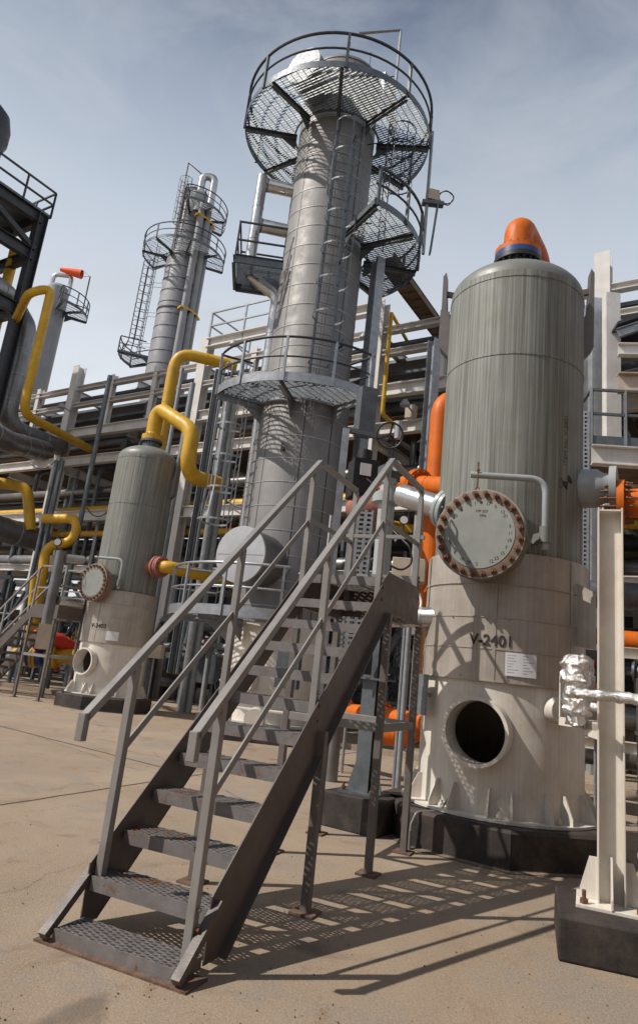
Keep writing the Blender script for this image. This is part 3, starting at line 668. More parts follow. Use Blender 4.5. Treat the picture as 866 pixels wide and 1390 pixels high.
# side platform on the left
o = Vector((MC[0], MC[1], 12.3)); X = az_dir(R(-86)); Yd = az_dir(R(4))
mb = MB()
for s in (.75, -.75): mb.channel(o+X*1.1+Yd*s, o+X*2.45+Yd*s, .26, .07, Yd*(1 if s > 0 else -1))
mb.channel(o+X*2.45+Yd*-.75, o+X*2.45+Yd*.75, .26, .07, X)
for k in range(22): mb.bar(o+X*1.1+Yd*(-.72+k*.068)+UP*.11, o+X*2.44+Yd*(-.72+k*.068)+UP*.11, .008, .035, UP)
sp = mb.build('side_platform', 'galvanised_dark', MR, smooth=False)
mb = MB()
for h in (.62, 1.2):
    for s in (.75, -.75): mb.bar(o+X*1.1+Yd*s+UP*h, o+X*2.48+Yd*s+UP*h, .045, .045, UP)
    mb.bar(o+X*2.45-Yd*.75+UP*h, o+X*2.45+Yd*.75+UP*h, .045, .045, UP)
for s in (.75, -.75): mb.bar(o+X*2.45+Yd*s, o+X*2.45+Yd*s+UP*1.2, .05, .05, X)
mb.build('handrail', 'dark_steel', sp, smooth=False)
# small davit, top panel, pipe brackets
mb = MB(); a = on_cyl(C, 1.7, R(72), 17.4); b = a+UP*4.0; mb.path([a, b, on_cyl(C, .6, R(30), 21.1)], .05, None, 8); mb.build('top_davit', 'galvanised', MR)
mb = MB(); a = on_cyl(C, 1.5, R(66), 18.75); mb.box(a, .55, .14, 1.25, R(50)); mb.build('top_panel', 'grey_paint', MR, smooth=False)
for (px, py, h) in ((446, 262, .3), (462, 355, .3), (462, 470, .3), (385, 610, .25)):
    p = at(px, py, 16.83); mb = MB(); d = Vector((p.x-MC[0], p.y-MC[1], 0)).normalized(); mb.path([p+d*0-UP*h/2, p+d*.18-UP*h/2, p+d*.18+UP*h/2, p+UP*h/2], .014, None, 6); mb.tube(p-d*.1, p+d*.1, .05, 10); mb.build('sample_point', 'dark_steel', MR)
mb = MB(); mb.lathe([(1.75, 0), (1.75, .2), (0, .2)], C, 8); tag(mb.build('column_plinth', 'bitumen', None, smooth=False, loc=C), 'dark round concrete base under the tall ribbed column behind the stair', 'plinth')
# ------------------------------------------------------------------ pipes and conduits
def pipe(name, mt, pts, r, label, cat='pipe', bend=None, group=None, flanges=(), fm=None, n=16, joints=0):
    P_ = [Vector(p) for p in pts]; mb = MB(); mb.path(P_, r, bend or r*2.2, n)
    root = thing(name, label, cat, tuple(P_[0]), group); mb.build('pipe_run', mt, root)
    for (i, t) in flanges:
        a, b = P_[i], P_[i+1]; d = (b-a).normalized(); q = a+(b-a)*t; fb = MB()
        fb.ring(q-d*r*.22, r*1.65, r*.9, r*.34, d, 28); fb.ring(q+d*r*.22, r*1.65, r*.9, r*.34, d, 28)
        A, B = axes(d)
        for k in range(12): 
            e = A*math.cos(PI*k/6)+B*math.sin(PI*k/6); fb.tube(q+e*r*1.38-d*r*.6, q+e*r*1.38+d*r*.6, r*.10, 6)
        fb.build('flange', fm or mt, root)
    if 'paint' in mt:
        for a, b in zip(P_, P_[1:]):
            L = (b-a).length; d = (b-a).normalized()
            for i in range(1, max(2, int(L/1.7))):
                fb = MB(); fb.ring(a+d*(L*i/max(2, int(L/1.7))), r*1.035, r*.97, .022, d, 20); fb.build('weld_bead', mt, root)
    if joints:
        for a, b in zip(P_, P_[1:]):
            L = (b-a).length; k = int(L/joints); d = (b-a).normalized()
            for i in range(1, k+1): fb = MB(); fb.ring(a+d*(L*i/(k+1)), r*1.04, r*.97, .03, d, 20); fb.build('lagging_band', 'cladding_band', root)
    return root
def AT(*l): return [at(*p) for p in l]
S = .2
pipe('lagged_pipe', 'silver_lagging', [*AT((358, 240, 18.2), (341, 384, 18.2), (373, 412, 18.2), (352, 540, 18.2))]+[at(352, 540, 18.2)*1], .17, 'silver lagged pipe stepping down the left side of the tall ribbed column', bend=.3, joints=1.2) if 0 else None
a = at(357, 240, 18.1); b = Vector((a.x, a.y, at(345, 372, 18.1).z)); c_ = at(374, 418, 18.1); e = Vector((c_.x, c_.y, 4.6))
pipe('lagged_pipe', 'silver_lagging', [a, b, c_+UP*.35, e], .165, 'silver lagged pipe stepping down the left side of the tall ribbed column', bend=.35, joints=1.3)
# V-2401 overhead orange line
t = Vector((Z1[0], Z1[1], 7.08))
def nozzle_top(name, c, z, mt, ringm, run, r, label):
    root = thing(name, label, 'pipe', (c[0], c[1], z)); mb = MB(); C_ = Vector((c[0], c[1], z))
    mb.lathe([(r, 0), (.30, .0), (.30, .075), (r, .075)], C_, 40); mb.build('gasket_ring', ringm, root)
    mb = MB(); mb.lathe([(r, .076), (.30, .076), (.30, .14), (r+.02, .15), (r, .22)], C_, 40); mb.build('flange', mt, root)
    mb = MB(); mb.path([C_+UP*.1]+run, r, r*(1.7 if 'orange' in mt else 3.0), 24); mb.build('pipe_run', mt, root); return root
g2 = GB
nozzle_top('overhead_pipe', Z1, 7.075, 'orange_paint', 'blue_paint', [Vector((Z1[0], Z1[1], 7.62)), Vector((Z1[0], Z1[1], 7.62))+GB*.95, Vector((Z1[0], Z1[1], 4.2))+GB*.95], .19, 'orange elbow pipe with a blue ring bolted on top of V-2401')
# V-2403 overhead yellow line
zt2 = 7.08; c2 = Vector((Z2[0], Z2[1], 0))
pA = at(205, 548, 19.1); pB = at(262, 582, 18.3); pC = at(272, 645, 18.3); pD = at(300, 652, 19.6)
nozzle_top('overhead_pipe', Z2, 7.365, 'yellow_paint', 'yellow_paint', [Vector((Z2[0], Z2[1], 8.4)), at(262, 584, 18.2), Vector((at(262, 584, 18.2).x, at(262, 584, 18.2).y, at(275, 648, 18.2).z)), at(296, 656, 19.6)], .21, 'yellow pipe curving off the top of V-2403 towards the column')
pipe('process_pipe', 'yellow_paint', [c2+UP*3.72+GA*1.14, c2+UP*3.72+GA*1.5, Vector((-2.6, 19.6, 3.72)), Vector((-1.2, 21.2, 3.72))], .165, 'yellow pipe leaving the side of V-2403 behind the stair rail', bend=.4, flanges=((0, .2),), fm='primer_flange')
pipe('process_pipe', 'yellow_paint', AT((322, 497, 22.6), (240, 478, 22.2))+[Vector((at(240, 478, 22.2).x, 22.2, 4.0))], .20, 'tall yellow pipe bending over the rack top behind V-2403', bend=.6)
a = at(40, 397, 23.6); b = at(71, 391, 24); c_ = Vector((b.x, b.y, at(28, 560, 24).z)); d_ = at(125, 611, 29.5)
pipe('process_pipe', 'yellow_paint', [a+Vector((-1.5, 2.5, 0)), a, b, c_, d_], .17, 'long yellow pipe dropping on the left and kinking into the rack', bend=.55)
pipe('process_pipe', 'yellow_paint', [at(21, 340, 27), Vector((at(21, 340, 27).x, 27, at(8, 470, 27).z))], .22, 'vertical yellow pipe behind the dark frame on the far left')
pipe('process_pipe', 'yellow_paint', [at(44, 350, 28), Vector((at(44, 350, 28).x, 28, at(35, 430, 28).z))], .19, 'short yellow pipe showing between the dark frame post and the silver elbow')
pipe('process_pipe', 'yellow_paint', AT((-30, 650, 28), (38, 662, 28), (42, 720, 28)), .22, 'yellow pipe turning down at the left edge above the small steps', bend=.6)
pipe('process_pipe', 'yellow_paint', AT((60, 704, 24.4), (107, 704, 24), (101, 736, 24), (64, 740, 24), (44, 870, 24)), .17, 'yellow pipe with a double bend behind the small steps', bend=.5)
pipe('process_pipe', 'yellow_paint', AT((47, 782, 23.5), (37, 880, 23.5)), .11, 'thin yellow riser beside the small steps')
pipe('process_pipe', 'yellow_paint', [at(20, 888, 21.5), at(150, 893, 21.5)], .22, 'low yellow pipe with a blue valve between the small steps and V-2403', flanges=((0, .22), (0, .42)), fm='yellow_paint')
mb = MB(); p = at(56, 889, 21.5); q = at(44, 889, 21.5); d_ = (p-q).normalized(); mb.lathe([(.22, -.28), (.36, -.22), (.36, .22), (.22, .28)], (p+q)/2, 24, d_); tag(mb.build('ball_valve', 'blue_paint', None, loc=tuple(p)), 'dark blue valve body on the low yellow pipe beside the small steps', 'valve')
pipe('process_pipe', 'red_paint', AT((48, 868, 21.2), (75, 866, 21.2), (100, 880, 21.8)), .20, 'red pipe above the blue valve left of V-2403', bend=.4, flanges=((0, .2),))
pipe('process_pipe', 'yellow_paint', [at(531, 425, 20.4), Vector((at(531, 425, 20.4).x, 20.4, at(519, 562, 20.4).z)), Vector((at(519, 562, 20.4).x+.6, 20.9, at(519, 562, 20.4).z-.25))], .07, 'slim yellow pipe on the white rack post right of the tall column', bend=.15)
pipe('process_pipe', 'yellow_paint', [at(531, 425, 20.4), at(552, 462, 21.5)], .06, 'slim sloping yellow pipe at the rack top right of the tall column')
pipe('process_pipe', 'yellow_paint', [at(372, 450, 19.6), Vector((at(372, 450, 19.6).x, 19.6, 7))], .075, 'slim yellow riser half hidden behind the tall ribbed column')
# orange lines round V-2401
c_ = at(594, 620, 10.9); a = Vector((c_.x, c_.y, at(600, 565, 10.9).z)); 
pipe('process_pipe', 'orange_paint', [a+Vector((2.4, 1.0, .35)), a+UP*.35, Vector((c_.x, c_.y, .75)), Vector((c_.x-.7, c_.y+.2, .75))], .17, 'vertical orange pipe rising close to the left side of V-2401', bend=.38)
p = at(616, 662, 9.6); q = at(553, 657, 10.6)
pipe('process_pipe', 'orange_paint', [p, q, q+Vector((-.3, .8, 0))], .15, 'short level orange pipe beside the handwheel behind the stair top', bend=.3, flanges=((0, .75),))
p = at(425, 962, 13); q = at(505, 970, 11.6)
pipe('process_pipe', 'orange_paint', [p, q, at(600, 985, 10.4)], .135, 'low orange pipe running behind the stair legs', flanges=((0, .55), (1, .15)), bend=.5)
nd = Vector((math.sin(R(62)), -math.cos(R(62)), 0)); nc = Vector((Z1[0], Z1[1], 3.72))+nd*1.215
mb_r = thing('process_pipe', 'orange pipe bolted to the right side nozzle of V-2401 and leaving the picture', 'pipe', tuple(nc))
mb = MB(); mb.lathe([(.1, .0), (.27, .0), (.27, .075), (.17, .08)], nc, 40, nd); mb.build('flange', 'orange_paint', mb_r)
mb = MB(); mb.path([nc+nd*.05, nc+nd*.9, nc+nd*1.0+GA*1.6], .165, .4, 24); mb.build('pipe_run', 'orange_paint', mb_r)
for k in range(16):
    t = 2*PI*k/16; A, B = axes(nd); e_ = A*math.cos(t)+B*math.sin(t); mb = MB(); mb.tube(nc+e_*.225-nd*.17, nc+e_*.225+nd*.16, .013, 6); mb.hexa(nc+e_*.225-nd*.11, .024, .03, nd); mb.hexa(nc+e_*.225+nd*.10, .024, .03, nd); mb.build('stud', 'rusty_bolt', mb_r, smooth=False)
# lagged pipes into the left side of V-2401
pipe('lagged_pipe', 'silver_lagging', [at(545, 672, 8.6), at(607, 692, 8.1)], .145, 'shiny lagged pipe entering V-2401 just left of its bolted cover', flanges=((0, .98),), fm='grey_paint')
pipe('lagged_pipe', 'silver_lagging', [at(520, 838, 8.3), at(602, 838, 7.9)], .115, 'short lagged pipe entering the metal jacket of V-2401 under the stair landing', joints=.3)
# level bridle on V-2403
a = at(84, 748, 18.2); b = Vector((a.x, a.y, at(74, 850, 18.2).z))
root = thing('level_bridle', 'vertical silver tube with two short arms tied to the left of V-2403', 'pipe', tuple(b)); mb = MB(); mb.tube(b, a, .13, 20); mb.build('pipe_run', 'dull_lagging', root)
for (q0, q1) in ((at(88, 758, 18.2), at(112, 760, 18.7)), (at(80, 815, 18.2), at(112, 818, 18.7))): mb = MB(); mb.tube(q0, q1, .12, 18); mb.build('side_arm', 'silver_lagging', root)
mb = MB(); mb.box(b-UP*.28, .32, .3, .62, .3); mb.build('lower_box', 'beige_box', root, smooth=False)
# big lagged pipes on the far left
a = at(12, 398, 27.5); b = at(38, 445, 27.5); c_ = at(16, 580, 27.5); d_ = at(85, 608, 30)
pipe('lagged_pipe', 'dull_lagging', [at(-30, 372, 24), a, Vector((b.x, b.y, b.z)), Vector((b.x, b.y, c_.z)), d_], .40, 'fat grey lagged pipe snaking down behind the dark frame', bend=1.0, joints=1.4)
pipe('lagged_pipe', 'dull_lagging', [at(-60, 560, 22), at(12, 600, 25), at(60, 612, 28)], .42, 'fat grey lagged pipe running into the rack at the left edge', bend=1., joints=1.4)
pipe('lagged_pipe', 'dull_lagging', [at(-60, 700, 26), at(60, 735, 29)], .5, 'wide dull lagged pipe low at the left edge behind the small steps', joints=1.4)
# ------------------------------------------------------------------ far column, small column, windsock, dark frame
FC = at(226, 480, 45); FC = (FC.x, 45.0); base = (FC[0], FC[1], 0)
FR = thing('distant_column', 'distant slim metal-clad column with two dark round platforms and a caged ladder', 'process column', base)
def fz(py, Y=45.): return at(240, py, Y).z
zp1, zp2, ztop = fz(352), fz(296), fz(262)
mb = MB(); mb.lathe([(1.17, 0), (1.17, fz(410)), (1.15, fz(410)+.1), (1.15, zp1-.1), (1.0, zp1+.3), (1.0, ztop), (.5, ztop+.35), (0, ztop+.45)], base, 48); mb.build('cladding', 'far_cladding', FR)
mb = MB()
for i in range(26):
    z = 12+i*.95; r = 1.175 if z < zp1 else 1.005
    if z < ztop: mb.lathe([(r, z-.02), (r+.015, z-.02), (r+.015, z+.02), (r, z+.02)], base, 40)
mb.lathe([(1.17, fz(428)), (1.21, fz(428)), (1.21, fz(428)+.12), (1.17, fz(428)+.12)], base, 40)
mb.build('cladding_band', 'dark_steel', FR)
round_platform(FR, FC, zp1, 2.95, 1.2, -125, 115, (-120, -75, -30, 20, 65, 110), (-120, -90, -60, -30, 0, 30, 60, 90, 112), pitch=.16, th=.075)
round_platform(FR, FC, zp2, 2.6, 1.05, 0, 130, (5, 45, 85, 125), (2, 30, 60, 90, 125), pitch=.16, th=.075)
ladder(FR, FC, -95, 2.0, fz(490), zp1+1.2, cage=(fz(480), zp1-.5), steel='dark_steel', hoops=11, flare=True, wid=.6, hoop=.55, strap=.055)
ladder(FR, FC, -20, 1.1, zp1, zp2+2.8, cage=(zp1+2.2, zp2+2.4), steel='dark_steel', hoops=5, wid=.55, hoop=.45, strap=.04)
round_platform(FR, FC, fz(492), 3.2, 1.1, -120, -72, (-118, -74), (-118, -96, -74), pitch=.16, th=.08)
for k, (x, z0, z1, r) in enumerate(((38, 0, fz(288), .25), (60, 0, fz(290), .25), (80, 0, fz(300), .2))):
    d = az_dir(R(x)); p = Vector(base)+d*1.62; mb = MB(); mb.path([p+UP*z0, p+UP*z1]+([Vector(base)+d*.5+UP*(z1+1)] if k == 0 else []), r, .5, 14); mb.build('riser', 'far_cladding', FR)
    mb = MB()
    for z in (fz(430), fz(305)):
        if z < z1: mb.box(p+UP*z, .8, .5, .14, R(x)); mb.bar(p+UP*(z-.3), p-d*.9+UP*(z+.1), .08, .08)
    mb.build('riser_clamp', 'yellow_paint', FR, smooth=False)
p = Vector(base)+az_dir(R(30))*1.2; mb = MB(); mb.path([p+UP*zp2, p+UP*(ztop+.9), p+az_dir(R(90))*.9+UP*(ztop+.9), p+az_dir(R(90))*.9+UP*(zp2+.5)], .28, .5, 14); mb.build('top_loop', 'silver_lagging', FR)
mb = MB(); q = Vector(base)+az_dir(R(-40))*1.1; mb.path([q+UP*zp1, q+UP*(ztop+2.1), q+az_dir(R(90))*2+UP*(ztop+.6)], .06, None, 8); mb.build('davit', 'dark_steel', FR)
mb = MB(); q = Vector(base)+az_dir(R(25))*.95; mb.lathe([(.6, fz(272)), (.6, fz(284)), (.1, fz(300))], tuple(q), 20); mb.build('top_cone', 'grey_paint', FR)
# small column with the windsock
SC = at(62, 470, 45); SC = (SC.x, 45.0); base = (SC[0], SC[1], 0); ts = at(75, 393, 45).z
SR = thing('distant_column', 'pale distant column with one small platform, left of the windsock', 'process column', base)
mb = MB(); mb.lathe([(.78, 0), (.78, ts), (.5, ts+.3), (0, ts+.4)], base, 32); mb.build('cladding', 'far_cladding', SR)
mb = MB(); q = Vector(base)-Vector((.55, 0, 0)); mb.path([q+UP*(ts-2.5), q+UP*(ts+1.2), q+Vector((1.3, 0, ts+1.2)), q+Vector((1.3, 0, ts-.3))], .16, .35, 12); mb.build('top_loop', 'silver_lagging', SR)
zs = at(88, 425, 45).z; round_platform(SR, SC, zs, 2.3, .85, 30, 120, (35, 75, 115), (32, 60, 90, 118), pitch=.16, th=.07)
wp = at(112, 425, 44.6); wt = at(118.5, 375, 44.6)
WR = thing('windsock', 'bright orange-red windsock on a thin pole above the small distant column', 'windsock', tuple(wp))
mb = MB(); mb.tube(wp, Vector((wp.x, wp.y, wt.z)), .05, 8); mb.build('pole', 'dark_steel', WR)
tp = Vector((wp.x, wp.y, wt.z)); d = (at(75, 364, 44.6)-at(107, 372, 44.6)).normalized(); m0 = tp+d*.65; mb = MB()
mb.lathe([(.33, 0), (.30, .45), (.22, 1.0), (.15, 1.55), (.14, 1.57), (.20, 1.0), (.28, .45), (.31, 0)], m0, 20, d); mb.build('sock', 'windsock', WR)
mb = MB(); mb.ring(m0, .34, .31, .03, d, 20); A, B = axes(d)
for t in (0, 120, 240): mb.tube(tp, m0+(A*math.cos(R(t))+B*math.sin(R(t)))*.32, .012, 5)
mb.build('hoop', 'galvanised', WR)
# dark frame on the far left
P0 = at(56, 300, 26); P0 = Vector((P0.x, 26, 0)); zt = at(56, 292, 26).z
DR = thing('steel_frame', 'dark steel frame with a railed top deck at the left edge', 'steel frame', tuple(P0))
cols = [P0, P0-GB*6, P0-GA*6, P0-GA*6-GB*6]
for p in cols: mb = MB(); mb.ibeam(p, p+UP*zt, .42, .42, .03, .02, up=GB); mb.build('column', 'dark_steel', DR, smooth=False)
for z in (zt-.2, at(28, 345, 26).z, at(15, 420, 26).z, 9.5, 5):
    for a, b in ((0, 1), (0, 2), (1, 3), (2, 3)): mb = MB(); mb.ibeam(cols[a]+UP*z, cols[b]+UP*z, .5, .28, .025, .018); mb.build('beam', 'dark_steel', DR, smooth=False)
za = at(28, 345, 26).z
for (a, b) in ((0, 1), (0, 2)):
    mid = (cols[a]+cols[b])/2; mb = MB(); mb.bar(cols[a]+UP*(za+.3), mid+UP*(zt-.4), .22, .22); mb.build('brace', 'dark_steel', DR, smooth=False)
    mb = MB(); mb.bar(cols[b]+UP*(za+.3), mid+UP*(zt-.4), .22, .22); mb.build('brace', 'dark_steel', DR, smooth=False)
mb = MB()
c0 = P0+GB*.3+GA*.15; c1 = P0-GB*6.5+GA*.15; c2_ = P0-GA*6.5+GB*.3
for h in (.65, 1.25): mb.bar(c0+UP*(zt+h), c1+UP*(zt+h), .07, .07, UP); mb.bar(c0+UP*(zt+h), c2_+UP*(zt+h), .07, .07, UP)
for k in range(6): q = c0+(c1-c0)*k/5; mb.bar(q+UP*zt, q+UP*(zt+1.25), .07, .07, GA); q = c0+(c2_-c0)*k/5; mb.bar(q+UP*zt, q+UP*(zt+1.25), .07, .07, GA)
mb.build('handrail', 'dark_steel', DR, smooth=False)
mb = MB(); cc_ = P0-GA*3-GB*2.9; mb.box(cc_+UP*(zt+.08), 6.3, 6.5, .1, GANG); mb.build('deck', 'galvanised_dark', DR, smooth=False)
mb = MB(); q = at(-21, 178, 25); mb.lathe([(0, 1.4), (.5, 1.3), (.85, .9), (1.0, .3), (1.0, -.3), (.5, -1.6), (.45, -3.2)], q, 28); tag(mb.build('vent_cap', 'dark_steel', None, loc=tuple(q)), 'dark rounded vessel top poking in above the railed frame at the left edge', 'vessel')
for i, (dx, dy, z0, z1, r, mt) in enumerate(((-2, -2, 13, 18.5, .45, 'dark_steel'), (-1.2, -3.6, 12, 18.6, .3, 'dull_lagging'), (-3.4, -1.2, 12.5, 18.4, .3, 'dark_steel'))):
    p = P0+GA*dx+GB*dy; lb = ['thick dark pipe hanging inside the dark frame', 'grey lagged pipe hanging inside the dark frame', 'slimmer dark pipe bending inside the dark frame'][i]
    pipe('frame_pipe', mt, [p+UP*z1, p+UP*(z0+2), p+GA*1.2+UP*z0, p+GA*1.2+UP*(z0-6)], r, lb, bend=.9)
# ------------------------------------------------------------------ white pipe rack
RU = Vector((-.83, .557, 0)).normalized(); RP = Vector((-1, 23, 0))
def rk(s, b, z): return RP+RU*s+GB*b+UP*z
RR = thing('pipe_rack', 'long white-painted steel pipe rack crossing behind the vessels and columns', 'pipe rack', tuple(rk(0, 0, 0)))
RUNS = (-18.8, -10.15, -3.0, 4.9, 12.8, 20.7, 28.6); DEP = 6.0
for s in RUNS:
    for b in (0, DEP):
        if b and s < -15: continue
        mb = MB(); mb.ibeam(rk(s, b, 0), rk(s, b, 13.9), .42, .42, .03, .02, up=GB); mb.build('column', 'white_steel', RR, smooth=False)
LV = ((12.85, .22), (12.0, .20), (10.75, .42), (9.4, .40), (6.9, .42), (4.6, .3))
for z, h in LV:
    for s0, s1 in zip(RUNS, RUNS[1:]):
        for b in (-.03, DEP):
            if b > 0 and h < .3: continue
            mb = MB(); mb.ibeam(rk(s0+.22, b, z-h/2), rk(s1-.22, b, z-h/2), h, .26, .025, .014); mb.build('beam', 'white_steel', RR, smooth=False)
for s0, s1 in zip(RUNS, RUNS[1:]):
    for f in (.0, .5):
        s = s0+(s1-s0)*f
        for z in (12.6, 10.4, 9.0, 6.5):
            mb = MB(); mb.ibeam(rk(s+.02, .2, z), rk(s+.02, DEP-.2, z), .36, .2, .02, .012); mb.build('cross_beam', 'white_steel', RR, smooth=False)
    for f in (.33, .67):
        s = s0+(s1-s0)*f; mb = MB(); mb.ibeam(rk(s, -.02, 10.7), rk(s, -.02, 13.1), .22, .24, .015, .01, up=GB); mb.build('short_post', 'white_steel', RR, smooth=False)
mb = MB()
for s0, s1 in zip(RUNS, RUNS[1:]):
    mb = MB(); mb.bar(rk(s0, DEP, 0.5), rk(s1, DEP, 6.6), .14, .14); mb.build('brace', 'white_steel', RR, smooth=False)
    mb = MB(); mb.box((rk(s0, 0, 0)+rk(s1, 0, 0))/2+GB*3.0+UP*9.78, 7.8, 5.2, .05, GANG); mb.build('walkway_deck', 'brown_deck', RR, smooth=False)
mb = MB(); a, b = RUNS[3]-.1, RUNS[2]+2.5
for h in (.55, 1.15):
    mb.bar(rk(a, -.1, 13.9+h), rk(b, -.1, 13.9+h), .06, .06, UP); mb.bar(rk(a, -.1, 13.9+h), rk(a, 2.4, 13.9+h), .05, .05, UP)
for k in range(4): q = a+(b-a)*k/3; mb.bar(rk(q, -.1, 13.6), rk(q, -.1, 15.05), .07, .07, GB)
mb.bar(rk(a, 2.4, 13.6), rk(a, 2.4, 15.05), .07, .07, GB)
mb.build('top_rail', 'galvanised', RR, smooth=False)
mb = MB(); mb.ibeam(rk(a, -.1, 13.65), rk(RUNS[2], -.1, 13.65), .4, .3, .03, .02); mb.build('beam', 'white_steel', RR, smooth=False)
S0, S1 = -18.5, 28
trl = ['topmost galvanised cable tray at the front of the white rack', 'second galvanised cable tray back on top of the white rack', 'third cable tray back on top of the white rack', 'rearmost cable tray on top of the white rack', 'front cable tray of the rack tier below the top', 'middle cable tray of the rack tier below the top', 'rear cable tray of the rack tier below the top', 'cable tray just above the brown walkway at the rack front']
for i, (b, z) in enumerate(((.7, 12.35), (1.9, 12.35), (3.1, 12.35), (4.4, 12.35), (.9, 11.35), (2.4, 11.35), (4.0, 11.35), (.6, 10.85))):
    mb = MB(); w_ = .75; mb.bar(rk(S0, b, z), rk(S1, b, z), w_, .02, UP)
    for s in (-1, 1): mb.bar(rk(S0, b+s*w_/2, z+.05), rk(S1, b+s*w_/2, z+.05), .02, .12, UP)
    tr = mb.build('cable_tray', 'galvanised_dark', None, smooth=False, loc=tuple(rk(S0, b, z))); tag(tr, trl[i], 'cable tray', 'cable trays laid along the pipe rack')
    cb = MB(); 
    for k in range(5): cb.path([rk(S0+4*j, b-.26+k*.12+rnd.uniform(-.02, .02), z+.04) for j in range(12)], .028, None, 6)
    cb.build('cables', 'black', tr)
prl = (('dull_lagging', 1.0, 10.0+.28, .30, 'grey lagged pipe resting on the brown rack walkway, nearest the front'), ('yellow_paint', 2.6, 10.1, .20, 'yellow pipe on the rack walkway behind the grey lagged one'), ('silver_lagging', 3.8, 10.15, .26, 'silver pipe on the rack walkway towards the back'),
       ('yellow_paint', .75, 7.13, .21, 'yellow pipe along the front of the middle rack tier'), ('dull_lagging', 1.7, 7.25, .33, 'fat grey lagged pipe second in the middle rack tier'), ('silver_lagging', 2.8, 7.15, .24, 'silver lagged pipe third in the middle rack tier'), ('orange_paint', 3.6, 7.1, .18, 'orange pipe fourth in the middle rack tier'), ('yellow_paint', 4.4, 7.15, .22, 'yellow pipe fifth in the middle rack tier'), ('dull_lagging', 5.3, 7.2, .3, 'grey pipe at the back of the middle rack tier'),
       ('dull_lagging', .8, 4.9, .28, 'grey lagged pipe at the front of the lowest rack tier'), ('galvanised_dark', 1.7, 4.75, .14, 'thin steel pipe in the lowest rack tier'), ('yellow_paint', 2.5, 4.8, .18, 'yellow pipe in the middle of the lowest rack tier'), ('dull_lagging', 3.6, 4.9, .3, 'grey lagged pipe towards the back of the lowest rack tier'), ('galvanised_dark', 4.7, 4.8, .2, 'steel pipe at the back of the lowest rack tier'))
for i, (mt, b, z, r, lab) in enumerate(prl):
    o = MB(); o.tube(rk(S0, b, z), rk(S1, b, z), r, 14); o = o.build('rack_pipe', mt, None, loc=tuple(rk(S0, b, z))); tag(o, lab, 'pipe', 'long pipes carried by the pipe rack')
# galvanised bridge tray from the column to the rack
a = at(522, 352, 18.6); z = a.z; b = onz(603, 462, z); e = b+(b-a).normalized()*1.5
BR = thing('bridge_tray', 'rusty-brown galvanised cable bridge slanting from the tall column towards the rack', 'cable tray', tuple(a)); mb = MB()
d = (e-a).normalized(); sd = d.cross(UP)
mb.bar(a, e, .55, .02, UP)
for s in (-1, 1): mb.bar(a+sd*s*.28+UP*.06, e+sd*s*.28+UP*.06, .03, .2, UP)
L = (e-a).length
for k in range(int(L/.5)): mb.bar(a+d*k*.5-sd*.27-UP*.025, a+d*k*.5+sd*.27-UP*.025, .05, .03, UP)
mb.build('tray_bed', 'brown_deck', BR, smooth=False)
mb = MB()
for s in (-.29, .29): mb.bar(a+sd*s+UP*.17, e+sd*s+UP*.17, .06, .02, UP)
mb.build('tray_edge', 'galvanised', BR, smooth=False)
def post(name, x, y, z0, z1, w_, mt, lab, cat='post', h=None, rz=GANG, perf=False):
    o = MB()
    if perf:
        o.box((x, y, (z0+z1)/2), w_*.98, .01, z1-z0, rz); X_ = Vector((math.cos(rz), math.sin(rz), 0)); Y_ = Vector((-math.sin(rz), math.cos(rz), 0))
        root = thing(name, lab, cat, (x, y, z0)); o = MB()
        n = int((z1-z0)/.075); 
        for s in (-1, 1): o.bar(Vector((x, y, z0))+X_*s*w_/2, Vector((x, y, z1))+X_*s*w_/2, .012, .07, Y_)
        for k in range(n+1): o.bar(Vector((x, y, z0+k*.075))-X_*w_/2, Vector((x, y, z0+k*.075))+X_*w_/2, .004, .035, UP)
        for s in (-.5, -.17, .17, .5): o.bar(Vector((x, y, z0))+X_*s*w_, Vector((x, y, z1))+X_*s*w_, .05, .0045, Y_)
        o.build('tray_bed', mt, root, smooth=False); q = MB()
        for s in (-.25, .05, .3): q.tube(Vector((x, y, z0))+X_*s*w_+Y_*.03, Vector((x, y, z1))+X_*s*w_+Y_*.03, .016, 6)
        q.build('cables', 'black', root); return root
    o.ibeam((x, y, z0), (x, y, z1), h or w_, w_, .012, .01, up=(math.sin(-rz)*-1, math.cos(rz), 0)); o = o.build(name, mt, None, smooth=False, loc=(x, y, z0)); return tag(o, lab, cat)
def atp(px, py, Y): p = at(px, py, Y); return p.x, p.y, p.z
x, y, z = atp(514, 352, 17.6); post('support_post', x, y, 5.2, z, .28, 'galvanised', 'pale galvanised upright under the right-hand platform of the tall column')
x, y, z = atp(590, 462, 17.0); post('support_post', x, y, 3, z, .26, 'galvanised', 'galvanised upright just left of V-2401 below the slanting bridge')

# more services threaded through the rack
rs = random.Random(5)
extra = (('dull_lagging', 1.2, 8.15, .2, 'grey lagged pipe just under the second beam level at the rack front'), ('galvanised_dark', 2.2, 8.3, .12, 'slim steel pipe under the second beam level of the rack'), ('dull_lagging', 3.4, 8.2, .28, 'thick grey lagged pipe under the second beam level of the rack'), ('galvanised_dark', 5.0, 8.25, .2, 'steel pipe at the back under the second beam level of the rack'),
         ('dark_steel', 1.4, 5.75, .24, 'near-black pipe between the two lower rack tiers, front'), ('dull_lagging', 2.9, 5.9, .3, 'grey lagged pipe between the two lower rack tiers'), ('galvanised_dark', 4.4, 5.8, .3, 'dark steel pipe between the two lower rack tiers, rear'), ('dark_steel', 5.6, 5.5, .34, 'thickest near-black pipe at the back of the lower rack tiers'), ('yellow_paint', .5, 6.05, .13, 'slim yellow gas pipe hung below the front rack beam'))
